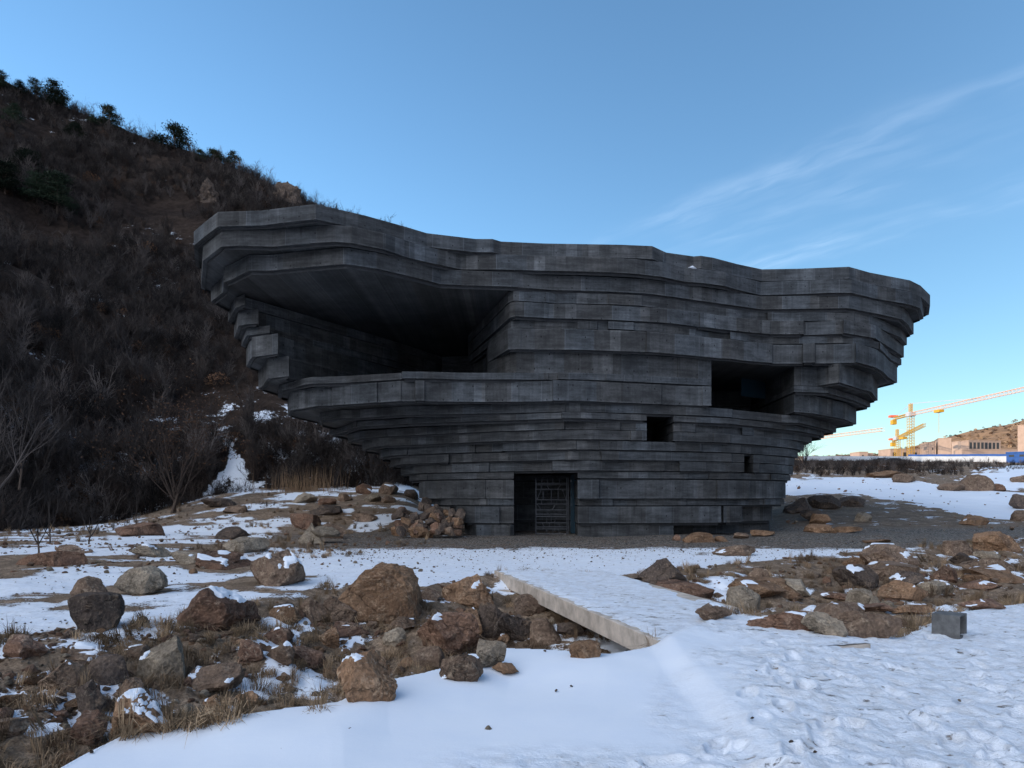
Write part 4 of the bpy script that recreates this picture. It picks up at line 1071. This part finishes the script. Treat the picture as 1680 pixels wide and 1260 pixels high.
# scrub on the hillside
N = 19000
u = nr.uniform(3.0, len(FOOT) - 1.6, N * 2); v = nr.uniform(0.0, 1.06, N * 2)
P = hill_point(u, v)
ppx = 840 + F * P[:, 0] / np.maximum(P[:, 1], 3); ppy = HOR - (P[:, 2] - EYE) / np.maximum(P[:, 1], 3) * F
ok = (P[:, 1] > 22) & (ppx > -160) & (ppx < 760) & ~inpoly(ppx, ppy, [(366, 724), (384, 732), (408, 760), (412, 790), (450, 815), (325, 818), (345, 790), (368, 765), (372, 745)])
dens = fbm(P[:, 0] * .09, P[:, 1] * .09, 4, 131); ok &= (dens + nr.uniform(-.14, .14, N * 2) > .43) | (v < .07)
P = P[ok][:N]; n = len(P); idx = nr.choice([0, 1, 2, 3, 4, 5, 6, 7, 8], n, p=[.115] * 6 + [.135, .135, .04])
sc = nr.uniform(.45, 1.15, n) * np.where(nr.uniform(size=n) < .12, 1.6, 1); rot = np.stack([nr.normal(0, .1, n), nr.normal(0, .1, n), nr.uniform(0, 6.28, n)], -1)
P[:, 2] -= .1
scatter('hill_scrub', 'leafless brown scrub covering the hillside', 'scrub', bush_kinds, P, rot, np.stack([sc, sc, sc * nr.uniform(.75, 1.1, n)], -1), idx)

# scrub strip on the right, beyond the snow field
n = 12000; y = np.where(nr.uniform(size=n) < .7, nr.uniform(68, 250, n), nr.uniform(68, 110, n)); px = nr.uniform(1240, 1700, n); x = (px - 840) / F * y; z = ground_z(x, y); py = HOR - (z - EYE) / y * F
ok = (nr.uniform(size=n) < np.where(px > 1570, .2, np.where(px > 1500, .5, 1))) & (py < 782 - np.maximum(0, px - 1540) * .05)
pts = np.stack([x, y, z - .1], -1)[ok][:2600]
n = len(pts); sc = nr.uniform(.3, .62, n)
scatter('field_scrub', 'bare brown scrub strip beyond the snow field', 'scrub', bush_kinds, pts, np.stack([np.zeros(n), np.zeros(n), nr.uniform(0, 6.28, n)], -1), np.stack([sc, sc, sc], -1), nr.choice([0, 1, 2, 3, 4, 5, 6, 7, 8], n))
# scrub on the distant hill
q = FHP[:, 4:30].reshape(-1, 3); q = q[nr.choice(len(q), 2600)] + np.stack([nr.uniform(-9, 9, 2600), nr.uniform(-6, 6, 2600), np.full(2600, -.6)], -1)
sc = nr.uniform(2.2, 4.2, len(q)); n = len(q)
dk_ = kinds('far bush', [(leaf_acc(60 + s, 70, .55, .8, .14, .0), m) for s, m in enumerate((M['leaf_brown'], M['twig_brown'], M['grass']))])
scatter('distant_scrub', 'brown sunlit scrub on the distant hill', 'scrub', dk_, q, np.stack([np.zeros(n), np.zeros(n), nr.uniform(0, 6.28, n)], -1), np.stack([sc, sc, sc], -1), nr.choice(3, n))

# dry grass of the hollow and around stones
grass_kinds = kinds('grass tuft', [(grass_acc(s, 70, .26, .9, .10), M['grass']) for s in range(4)] + [(grass_acc(9, 36, .5, .35, .07), M['grass'])])
rr_ = random.Random(21); pts = []; idx = []; scs = []
for lo, hi, num in ((-80, 1000, 950), (1050, 1700, 650)):
    px = nr.uniform(lo, hi, num * 6); a, b = edges(px); y = a + .25 + (b - a - .2) * nr.uniform(0, 1, num * 6) ** 1.25; x = (px - 840) / F * y
    keep = fbm(x * .9, y * .9, 3, 151) + nr.uniform(-.12, .12, num * 6) > .47
    x, y = x[keep][:num], y[keep][:num]; z = ground_z(x, y)
    for q in zip(x, y, z):
        pts.append(q); idx.append(4 if rr_.random() < .12 else rr_.randrange(4)); scs.append(rr_.uniform(.35, .95))
px = nr.uniform(-60, 700, 2600); y = nr.uniform(17, 47, 2600); x = (px - 840) / F * y; a, b = edges(px); keep = (y > b) & (fbm(x * .35, y * .35, 3, 157) > .54)
for q in zip(x[keep][:420], y[keep][:420], ground_z(x[keep][:420], y[keep][:420])): pts.append(q); idx.append(rr_.randrange(5)); scs.append(rr_.uniform(.4, 1.1))
for _ in range(60):                                   # tall clump by the rim and blades poking through the path edge
    px = rr_.gauss(290, 90); a, b = edges(np.array([px])); y = float(a[0]) + rr_.uniform(-.15, .5); x = (px - 840) / F * y; pts.append((x, y, gz(x, y))); idx.append(rr_.choice([0, 1, 4])); scs.append(rr_.uniform(.4, .9))
n = len(pts); sc = np.array(scs)
scatter('dry_grass', 'matted dry grass in the rocky hollow', 'grass', grass_kinds, pts, np.stack([nr.normal(0, .25, n), nr.normal(0, .25, n), nr.uniform(0, 6.28, n)], -1), np.stack([sc, sc, sc], -1), idx)

# broken rubble and chips over the rocky slopes
rub = kinds('rubble chip', [(Acc(), M[m]) for m in ('ochre', 'brown', 'grey', 'rust')])
for k_, o in enumerate(rub.objects):
    V, Fc = rock_mesh(760 + k_, 1, .8, .55, 3, cuts=9, blocky=.4); o.data.clear_geometry(); o.data.from_pydata(V.tolist(), [], Fc)
pts = []; scs = []
for lo, hi, num in ((-100, 1010, 2600), (1040, 1720, 1500)):
    px = nr.uniform(lo, hi, num * 5); a, b = edges(px); y = a + .35 + (b - a - .3) * nr.uniform(0, 1, num * 5) ** 1.2; x = (px - 840) / F * y
    keep = fbm(x * 1.3, y * 1.3, 3, 171) + nr.uniform(-.15, .15, num * 5) > .50; x, y = x[keep][:num], y[keep][:num]
    pts += list(zip(x, y, ground_z(x, y) - .01)); scs += list(np.clip(nr.lognormal(-2.9, .55, len(x)), .02, .22))
px = nr.uniform(-60, 720, 5200); y = nr.uniform(15, 46, 5200); x = (px - 840) / F * y; a, b = edges(px); keep = (y > b) & (fbm(x * .5, y * .5, 3, 177) + nr.uniform(-.1, .1, 5200) > .5)
x, y = x[keep][:1500], y[keep][:1500]; pts += list(zip(x, y, ground_z(x, y) - .01)); scs += list(np.clip(nr.lognormal(-2.6, .5, len(x)), .03, .25))
px = nr.uniform(1290, 1690, 3000); y = nr.uniform(34, 64, 3000); x = (px - 840) / F * y; keep = fbm(x * .3, y * .3, 3, 179) > .5; x, y = x[keep][:140], y[keep][:140]
pts += list(zip(x, y, ground_z(x, y) - .01)); scs += list(np.clip(nr.lognormal(-2.2, .5, len(x)), .04, .35))
n = len(pts); sc = np.array(scs)
scatter('rubble', 'broken stone chips and rubble over the rocky slopes', 'rubble', rub, pts, np.stack([nr.normal(0, .35, n), nr.normal(0, .35, n), nr.uniform(0, 6.28, n)], -1), np.stack([sc, sc, sc], -1), nr.choice(4, n))

# pebbles showing through the snow near the gravel, and stray clods on the path
peb = kinds('pebble', [(lambda a: a)((Acc(), M[m])) for m in ('dark', 'brown', 'grey')])
for o, s in zip(peb.objects, (1, 2, 3)):
    V, Fc = rock_mesh(700 + s, 1, .9, .6, 2, cuts=6); o.data.clear_geometry(); o.data.from_pydata(V.tolist(), [], Fc)
pts = []; scs = []; rr_ = random.Random(31)
while len(pts) < 5200:
    t = len(pts)
    if t < 3600: px = rr_.uniform(470, 1660); y = rr_.triangular(16.5, 29, 23.0)
    elif t < 4600: px = rr_.uniform(-40, 1690); y = rr_.uniform(4, 17)
    else: px = rr_.uniform(0, 1000); y = rr_.uniform(9, 26)
    x = (px - 840) / F * y
    a, b = edges(np.array([px]))
    if t < 3600 and y < b[0]: continue
    if 3600 <= t < 4600 and (y < a[0] and rr_.random() < .93): continue
    pts.append([x, y, 0]); scs.append(rr_.uniform(.012, .038) if rr_.random() < .94 else rr_.uniform(.04, .075))
pts = np.array(pts); pts[:, 2] = ground_z(pts[:, 0], pts[:, 1]) - .004
n = len(pts); sc = np.array(scs)
scatter('pebbles', 'loose pebbles on the gravel and snow', 'pebbles', peb, pts, np.stack([nr.normal(0, .3, n), nr.normal(0, .3, n), nr.uniform(0, 6.28, n)], -1), np.stack([sc, sc, sc], -1), nr.choice(3, n))

# single trees
def branchy(A, g, p, d, L_, r, depth, up=.12, wig=.12, nseg=4, kids=4, ang=.6, sides=4):
    pts = [p]; rad = [r]
    for k in range(nseg):
        d = (d + Vector((g.gauss(0, wig), g.gauss(0, wig), up))).normalized(); pts.append(pts[-1] + d * L_ / nseg); rad.append(r * (1 - .62 * (k + 1) / nseg))
    A.tube(pts, rad, sides if depth > 1 else 3)
    if depth <= 0: return
    for k in range(kids):
        t = g.uniform(.3, 1.0) * nseg; i = min(int(t), nseg - 1); q = pts[i].lerp(pts[i + 1], t - i)
        ax = d.orthogonal(); ax.rotate(Matrix.Rotation(g.uniform(0, 6.283), 3, d)); dd = d.copy(); dd.rotate(Matrix.Rotation(g.gauss(ang, .15), 3, ax))
        branchy(A, g, q, dd, L_ * g.uniform(.5, .72), max(r * .42, .004), depth - 1, up, wig * 1.1, 3 if depth < 3 else nseg, kids, ang, sides)

def bare_tree(loc, h, seed, label, trunk=.35, r=.05, depth=3, kids=4, ang=.6, lean=(0, 0), mat='twig_grey', stems=1, group=None, leaves=0, up=.1):
    g = random.Random(seed); t = empty('bare_tree', loc, label, 'tree', group)
    T = Acc(); B = Acc()
    for s in range(stems):
        d = Vector((lean[0] + g.gauss(0, .05 if stems == 1 else .32), lean[1] + g.gauss(0, .05 if stems == 1 else .32), 1)).normalized(); p = Vector((g.gauss(0, .02 * stems), g.gauss(0, .02 * stems), -.1)); pts = [p]
        for k in range(4): d = (d + Vector((g.gauss(0, .07), g.gauss(0, .07), .05))).normalized(); pts.append(pts[-1] + d * h * trunk / 4)
        T.tube(pts, [r * 1.25, r, r * .92, r * .85, r * .78], 6)
        for k in range(kids + 1):
            tt = g.uniform(.45, 1) if k else 1.0; q = pts[0].lerp(pts[-1], tt) if k else pts[-1]
            q = pts[min(4, int(tt * 4))]
            ax = d.orthogonal(); ax.rotate(Matrix.Rotation(6.283 * k / (kids + 1) + g.uniform(-.4, .4), 3, d)); dd = d.copy(); dd.rotate(Matrix.Rotation(abs(g.gauss(ang if k else .12, .15)), 3, ax))
            branchy(B, g, q, dd, h * (1 - trunk) * g.uniform(.6, .85), r * .62, depth - 1, up, .1, 4, kids, ang)
    T.build('trunk', M['bark'], t); B.build('branches', M[mat], t)
    if leaves:
        q = [Vector(v) for v in B.v]; A = Acc()
        for _ in range(leaves):
            c = g.choice(q) + Vector((g.gauss(0, .05), g.gauss(0, .05), -.03)); a = Vector((g.gauss(0, 1), g.gauss(0, 1), g.gauss(0, 1))).normalized(); b = a.orthogonal().normalized(); s = g.uniform(.05, .09)
            A.quad(tuple(c - a * s), tuple(c - b * s * .5), tuple(c + a * s), tuple(c + b * s * .5))
        A.build('dead_leaves', M['leaf_brown'], t)
    return t
def on_hill(px, py, tol=14):
    """hillside point seen near a photo position, nearest one to the eye"""
    e = np.abs(hpx - px) + np.abs(hpy - py) + (hy > 0) * hy * .02
    i = int(np.argmin(np.where(hy > 5, e, 1e9))); return Vector((hx[i], hy[i], hz[i]))
def put(px, py, far=None):
    if far: return ((px - 840) / F * far, far, max(gz((px - 840) / F * far, far), -5))
    x, y, z = hit(px, py); return (x, y, z)

young = 'young bare trees on the snowy terrace'
for px, py, hp, sd, lb in ((64, 908, 130, 1, 'young bare tree on the long flat rust slab'), (81, 893, 110, 2, 'young bare tree with upright twigs behind the long flat rust slab'),
                           (146, 893, 95, 3, 'young bare tree alone on the snow with low forked branches'), (119, 861, 55, 4, 'short young bare tree at the dark edge of the terrace'),
                           (225, 859, 62, 5, 'young bare tree on the flat dark rust block'), (204, 848, 78, 6, 'thin young tree behind the one on the flat rust block')):
    p = put(px, py); bare_tree(p, hp / F * p[1], sd, lb, trunk=.30, r=.030, depth=3, kids=3, ang=.5, group=young, mat='twig_grey', up=.16)
def far_put(px, py, d):
    return Wp(px, py, d)
bare_tree(far_put(-6, 845, 31), 7.2, 11, 'tall bare tree at the left edge leaning out over the terrace', trunk=.34, r=.085, depth=4, kids=4, ang=.55, lean=(.12, 0), mat='twig_grey')
bare_tree(far_put(32, 800, 35), 5.6, 12, 'bare grey tree just inside the left edge behind the leaning one', trunk=.25, r=.06, depth=4, kids=4, ang=.45, mat='twig_grey', lean=(.1, 0))
bare_tree(far_put(284, 842, 41), 7.6, 13, 'wide bare tree keeping brown leaves at its crown above the terrace', trunk=.22, r=.07, depth=4, kids=4, ang=.62, stems=3, mat='twig_brown', leaves=900)
bare_tree(far_put(205, 690, 62), 8.5, 14, 'tall grey bare tree halfway up the lower hillside', trunk=.3, r=.09, depth=4, kids=4, mat='twig_grey')
bare_tree(far_put(120, 760, 50), 6.5, 15, 'dark bare tree left of the wide one on the lower hillside', trunk=.35, r=.09, depth=4, kids=3, mat='twig_brown')
bare_tree(far_put(410, 700, 58), 6.5, 16, 'bare tree below the left overhang of the building', trunk=.4, r=.08, depth=4, kids=3, mat='twig_brown')
bare_tree(far_put(465, 690, 60), 6.0, 17, 'bare tree nearest to the left end of the building', trunk=.4, r=.08, depth=4, kids=3, mat='twig_grey')
bare_tree(far_put(1322, 774, 62), 3.2, 18, 'low bare tree at the right side of the building', trunk=.3, r=.05, depth=4, kids=4, mat='twig_grey', stems=2)
RG = 'small bare trees along the hill crest'
for px, py, hm, sd, lb in ((130, 188, 3.4, 31, 'small bare tree on the crest between the pines'), (146, 196, 3.0, 32, 'second small bare tree on the crest between the pines'), (236, 228, 3.6, 33, 'small bare tree on the crest left of the round pine'),
                           (425, 292, 2.8, 34, 'small bare tree on the crest before the crag'), (478, 312, 3.0, 35, 'small bare tree on top of the crag'), (515, 340, 4.2, 36, 'bare tree on the crest right above the building edge'), (535, 350, 2.4, 37, 'tiny bare tree showing over the roof edge')):
    p = on_hill(px, py); bare_tree((p.x, p.y, p.z - .3), hm, sd, lb, trunk=.2, r=.035, depth=4, kids=3, stems=2, group=RG, mat='twig_grey')

def pine(loc, h, wd, seed, label):
    g = random.Random(seed); t = empty('pine_tree', loc, label, 'tree', 'dark pines on the hill'); T = Acc(); C = Acc()
    T.tube([(0, 0, -.4), (g.gauss(0, .05) * h, 0, h * .5), (g.gauss(0, .06) * h, 0, h * .93)], [h * .03, h * .022, h * .006], 6)
    n_t = 8
    for k in range(n_t):
        z = h * (.22 + .74 * k / (n_t - 1)); rad = wd * .5 * (1 - .72 * (k / (n_t - 1)) ** 1.5) * g.uniform(.75, 1.15)
        for b in range(5 if k < n_t - 2 else 3):
            az = g.uniform(0, 6.283); rr = rad * g.uniform(.35, 1.0); e = Vector((rr * math.cos(az), rr * math.sin(az), z + g.uniform(-.04, .05) * h))
            T.tube([(0, 0, z - .08 * h), tuple(e)], [h * .009, h * .003], 3)
            cr = wd * g.uniform(.11, .2)
            for _ in range(150):
                c = e + Vector((g.gauss(0, cr * .62), g.gauss(0, cr * .62), g.gauss(0, cr * .17))); a = Vector((g.gauss(0, 1), g.gauss(0, 1), g.gauss(.5, .7))).normalized(); s = cr * g.uniform(.2, .36); o_ = a.orthogonal().normalized() * s * .26
                n0 = len(C.v); C.v += [tuple(c - o_), tuple(c + o_), tuple(c + a * s)]; C.f.append((n0, n0 + 1, n0 + 2))
    T.build('trunk', M['bark'], t); C.build('crown', M['needle'], t)
for px, py, hp, wp, sd, lb in ((2, 148, 30, 26, 1, 'pine cut by the left edge on the hill crest'), (34, 160, 26, 24, 2, 'small pine second from the left on the crest'), (57, 163, 32, 26, 3, 'pine on the crest with a thin pointed top'),
                               (92, 184, 46, 42, 4, 'broad pine on the crest with layered limbs reaching right'), (180, 214, 38, 40, 5, 'pine on the crest with a forked crown'), (284, 250, 42, 52, 6, 'round dense pine alone on the crest'),
                               (330, 264, 18, 22, 7, 'small pine right of the round dense one'), (352, 268, 20, 34, 8, 'low spreading pine on the crest'), (382, 274, 24, 26, 9, 'last pine down the crest before the crag'),
                               (45, 280, 34, 44, 10, 'dark pine on the slope below the left crest'), (8, 320, 50, 50, 11, 'dark pine on the slope at the left edge'), (95, 350, 60, 62, 12, 'largest dark pine standing in the hillside scrub'), (152, 204, 16, 18, 13, 'tiny pine left of the forked one'), (18, 205, 34, 30, 14, 'dark pine just below the leftmost crest pines'), (122, 232, 28, 30, 15, 'small dark pine on the upper slope under the broad crest pine'), (60, 330, 44, 40, 16, 'slim dark pine left of the largest pine on the slope')):
    p = on_hill(px, py); s = p.y / F; pine((p.x, p.y, p.z - .3), hp * s * 1.12, wp * s * 1.1, 40 + sd, lb)

# crags on the hill
for px, py, wp, hp, sd, lb in ((340, 330, 40, 44, 1, 'tan crag standing out of the hillside scrub'), (470, 338, 66, 48, 2, 'tan crag on the crest just above the building roof'), (180, 245, 24, 16, 3, 'small tan crag high on the hillside')):
    p = on_hill(px, py); s = p.y / F; V, Fc = rock_mesh(900 + sd, wp * s, wp * s * .7, hp * s * 1.3, 5, cuts=9, rough=3.2, peak=.3)
    o = mk('crag', V.tolist(), Fc, M['dark']); o.location = (p.x, p.y + .5, p.z - hp * s * .35); tag(o, lb, 'crag')

# tall tan reeds left of the building
p = Wp(495, 800, 46.5)
rd_ = Acc(); g_ = random.Random(4)
for _ in range(230):
    x0, y0 = g_.gauss(0, 1.2), g_.gauss(0, .4); hh = g_.uniform(.9, 2.1); lx = g_.gauss(0, .14)
    rd_.v += [(x0 - .012, y0, -.2), (x0 + .012, y0, -.2), (x0 + lx * hh, y0 + g_.gauss(0, .1), hh)]; n0 = len(rd_.v); rd_.f.append((n0 - 3, n0 - 2, n0 - 1))
o = rd_.build('reed_clump', M['reed']); o.location = (p[0], p[1], gz(p[0], p[1])); tag(o, 'clump of tall tan reeds at the slope foot left of the building', 'reeds')

# ------------------------------------------------------------------ building site in the distance
def lattice(A, a, b, w, n, r, up=Vector((0, 0, 1))):
    a, b = Vector(a), Vector(b); d = (b - a).normalized(); s = d.cross(up)
    s = s.normalized() if s.length > .01 else Vector((1, 0, 0)); t = s.cross(d)
    cs = [(s * x + t * y) * w * .5 for x, y in ((-1, -1), (1, -1), (1, 1), (-1, 1))]
    for c in cs: A.bar(a + c, b + c, r)
    for k in range(n):
        p, q = a.lerp(b, k / n), a.lerp(b, (k + 1) / n)
        for j in range(4):
            c0, c1 = cs[j], cs[(j + 1) % 4]
            A.bar(p + c0, q + c1, r * .6); A.bar(p + c0, p + c1, r * .6)

def tower_crane(label, px, d, py_base, py_cab, py_top, w, jib_to, cj_to, jib_mat, mast_n):
    base = Vector(Wp(px, py_base, d)); base.z = gz(base.x, base.y) - .5
    t = empty('tower_crane', base, label, 'crane')
    zc = EYE + (HOR - py_cab) / F * d - base.z; zt = EYE + (HOR - py_top) / F * d - base.z
    m = Acc(); lattice(m, (0, 0, 0), (0, 0, zc), w, mast_n, w * .045, Vector((0, 1, 0))); m.build('mast', M['yellow'], t)
    c = Acc(); c.box((-w * .7, -w * .7, zc + .003), (w * .7, w * .7, zc + w * .9)); c.build('cab', M['white'], t)
    a = Acc(); lattice(a, (0, 0, zc + w * .9), (0, 0, zt), w * .5, 4, w * .06, Vector((0, 1, 0))); a.build('apex', M['yellow'], t)
    j1 = Vector(jib_to) - base; j0 = Vector((0, 0, zc + w * .45))
    j0 = j0 + (j1 - j0).normalized() * w * .72
    j = Acc(); lattice(j, j0, j1, w * .62, max(8, int((j1 - j0).length / (w * .9))), w * .036); j.build('jib', M[jib_mat], t)
    k1 = Vector(cj_to) - base; k0 = Vector((0, 0, zc + w * .45)); k0 = k0 + (k1 - k0).normalized() * w * .72
    k = Acc(); lattice(k, k0, k1, w * .5, 5, w * .07); k.build('counter_jib', M['yellow'], t)
    cw = Acc(); cw.box((k1.x - w * .45, k1.y - w * .5, k1.z - w * 1.3), (k1.x + w * .45, k1.y + w * .5, k1.z - w * .32)); cw.build('counterweight', M['yellow'], t)
    wr = Acc(); wr.box((k1.x - w * .9, k1.y - w * .5, k1.z + w * .29), (k1.x + w * .7, k1.y + w * .5, k1.z + w * .75)); wr.build('winch', M['red'], t)
    ti = Acc(); top = Vector((0, 0, zt)); ti.bar(top, j0.lerp(j1, .55), w * .03); ti.bar(top, k1, w * .03); ti.build('tie_rod', M['pale_jib'], t)
    hk = j0.lerp(j1, .22); h = Acc(); h.box((hk.x - w * .5, hk.y - w * .9, hk.z - w * .9), (hk.x + w * .5, hk.y + w * .9, hk.z - w * .40)); h.bar((hk.x, hk.y, hk.z - w * .95), (hk.x, hk.y, hk.z - w * 5), w * .04); h.build('trolley', M['yellow'], t)
    return t
tower_crane('taller yellow tower crane with a long pale jib rising to the right', 1494, 395, 750, 683, 662, 2.7, Wp(1745, 624, 292), Wp(1466, 687, 412), 'pale_jib', 16)
tower_crane('shorter yellow tower crane left of the taller one', 1472, 412, 750, 722, 704, 2.4, Wp(1517, 697, 349), Wp(1465, 724, 425), 'yellow', 9)
tower_crane('tower crane mostly hidden by the building, only its pale jib showing', 1235, 400, 752, 735, 716, 2.2, Wp(1450, 704.5, 302), Wp(1205, 738, 415), 'pale_jib', 12)

def far_box(px0, px1, py_top, py_bot, d, dep, mat, name, label, cat='building', wins=(), side=None, roof=None, rz=0.0, wmat='dkwin', group=None):
    x0, x1 = (px0 - 840) / F * d, (px1 - 840) / F * d; z1 = EYE + (HOR - py_top) / F * d; z0 = EYE + (HOR - py_bot) / F * d - 3
    c = ((x0 + x1) / 2, d, z0); t = empty(name, c, label, cat, group, rz); hw = (x1 - x0) / 2; H = z1 - z0
    a = Acc(); a.box((-hw, 0, 0), (hw, dep, H)); a.build('wall', M[mat], t)
    r_ = Acc(); r_.box((-hw - .15, -.15, H + .003), (hw + .15, dep + .15, H + .4)); r_.build('roof', M[roof or mat], t)
    for (fx0, fx1, fz0, fz1) in wins:
        w = Acc(); w.box((-hw + 2 * hw * fx0, -.06, 3 + (H - 3) * fz0), (-hw + 2 * hw * fx1, .05, 3 + (H - 3) * fz1)); w.build('window', M[wmat], t)
    if side:
        for k in range(side[0]):
            y0 = dep * (k + .2) / side[0]; y1 = dep * (k + .75) / side[0]
            w = Acc(); w.box((hw - .05, y0, 3 + (H - 3) * side[1]), (hw + .06, y1, 3 + (H - 3) * side[2])); w.build('window', M[wmat], t)
    return t
far_box(1410, 1424, 742, 751, 430, 12, 'pink', 'house', 'small pinkish block house at the left end of the building site', wins=((.3, .5, .1, .5),))
far_box(1424.6, 1432, 744, 751, 436, 10, 'pink', 'house', 'low annex right of the small pinkish block house')
far_box(1461, 1521, 737, 750, 420, 14, 'pink', 'pavilion', 'long low pink pavilion with square openings behind the cranes', wins=tuple((a, a + .09, .1, .6) for a in (.06, .34, .63, .88)))
far_box(1522, 1535, 726, 748, 405, 14, 'pink', 'tower_block', 'narrow pink block left of the tall pink block', wins=((.55, .68, .45, .62),), rz=R(-16))
far_box(1541, 1559, 719.5, 748, 400, 30, 'pink', 'tower_block', 'tall pink block with a shaded row of windows on its right side', rz=R(-26), side=(6, .12, .62))
far_box(1577, 1586, 724, 741, 440, 16, 'pink', 'wing_end', 'pale sunlit end wall of the colonnaded wing', cat='building', rz=R(-20))
far_box(1586, 1645, 723.5, 740, 440, 14, 'pink', 'wing', 'long wing with a dark colonnade of tall windows', cat='building', wins=tuple((.03 + .12 * k, .03 + .12 * k + .075, .22, .85) for k in range(8)), rz=R(8))
far_box(1672, 1692, 698, 739, 330, 14, 'pink', 'tower_block', 'tall pink block cut by the right edge of the view', rz=R(-37))
far_box(1578, 1682, 738.5, 746, 380, 6, 'pink', 'retaining_wall', 'long low orange terrace wall below the wing', cat='wall')

# blue and white hoarding along the site
hd = empty('hoarding', Wp(1560, 757, 250), 'long white site hoarding with a blue top rail', 'fence')
hx0, hy0, hz0 = hd.location
line = [Wp(1318, 757, 300), Wp(1400, 755.5, 290), Wp(1490, 756, 268), Wp(1560, 754, 250), Wp(1640, 752, 232), Wp(1720, 750, 220)]
A_ = Acc(); B_ = Acc()
for k in range(len(line) - 1):
    for j in range(12):
        p = Vector(line[k]).lerp(Vector(line[k + 1]), j / 12); q = Vector(line[k]).lerp(Vector(line[k + 1]), (j + .97) / 12)
        p.z = gz(p.x, p.y) - .6; q.z = gz(q.x, q.y) - .6; o_ = Vector((hx0, hy0, hz0)); p -= o_; q -= o_
        hgt_ = 2.7
        for (ac, z0, z1, th) in ((A_, 0, hgt_, .05), (B_, hgt_ + .003, hgt_ + .75, .08)):
            if ac is B_ and k < 2: continue
            n = len(ac.v); ac.v += [(p.x, p.y - th, p.z + z0), (q.x, q.y - th, q.z + z0), (q.x, q.y - th, q.z + z1), (p.x, p.y - th, p.z + z1), (p.x, p.y + th, p.z + z0), (q.x, q.y + th, q.z + z0), (q.x, q.y + th, q.z + z1), (p.x, p.y + th, p.z + z1)]
            ac.f += [(n, n + 1, n + 2, n + 3), (n + 7, n + 6, n + 5, n + 4), (n + 3, n + 2, n + 6, n + 7), (n, n + 4, n + 5, n + 1), (n + 1, n + 5, n + 6, n + 2), (n, n + 3, n + 7, n + 4)]
A_.build('panel', M['white'], hd); B_.build('top_rail', M['blue'], hd)
far_box(1655, 1690, 743, 752, 215, 4, 'blue', 'site_hut', 'blue site hut at the right end of the hoarding', cat='hut', wins=((.1, .3, .3, .7), (.5, .7, .3, .7)), rz=R(-37))
# parked cars by the hoarding
def parked_car(px, d, label, sx):
    x = (px - 840) / F * d; t = empty('parked_car', (x, d, gz(x, d)), label, 'car', 'dark cars parked by the hoarding')
    prof = [(-2.1, .35), (-2.1, .85), (-1.55, .98), (-.85, 1.45), (.75, 1.45), (1.4, .98), (2.1, .85), (2.1, .35)]
    n = len(prof); V = [(a * sx, -.85, b) for a, b in prof] + [(a * sx, .85, b) for a, b in prof]
    Fc = [tuple(range(n)), tuple(range(2 * n - 1, n - 1, -1))] + [(k, n + k, n + (k + 1) % n, (k + 1) % n) for k in range(n)]
    mk('body', V, Fc, M['dkcar'], t)
    for a in (-1.3, 1.3):
        for b in (-.86, .72):
            w = Acc(); w.tube([(a, b, .33), (a, b + .14, .33)], [.33, .33], 12); w.build('wheel', M['dkwin'], t)
    w = Acc(); w.box((-.75, -.87, 1.0), (.7, -.852, 1.35)); w.build('window', M['dkwin'], t)
M['dkcar'] = mat_plain('dark_car_paint', (0.02, 0.025, 0.035), 0.1, 2, 0.3, 0.5)
parked_car(1446, 235, 'dark car parked at the left by the white hoarding', 1.6)
parked_car(1466, 228, 'dark car parked right beside another by the white hoarding', 1.8)
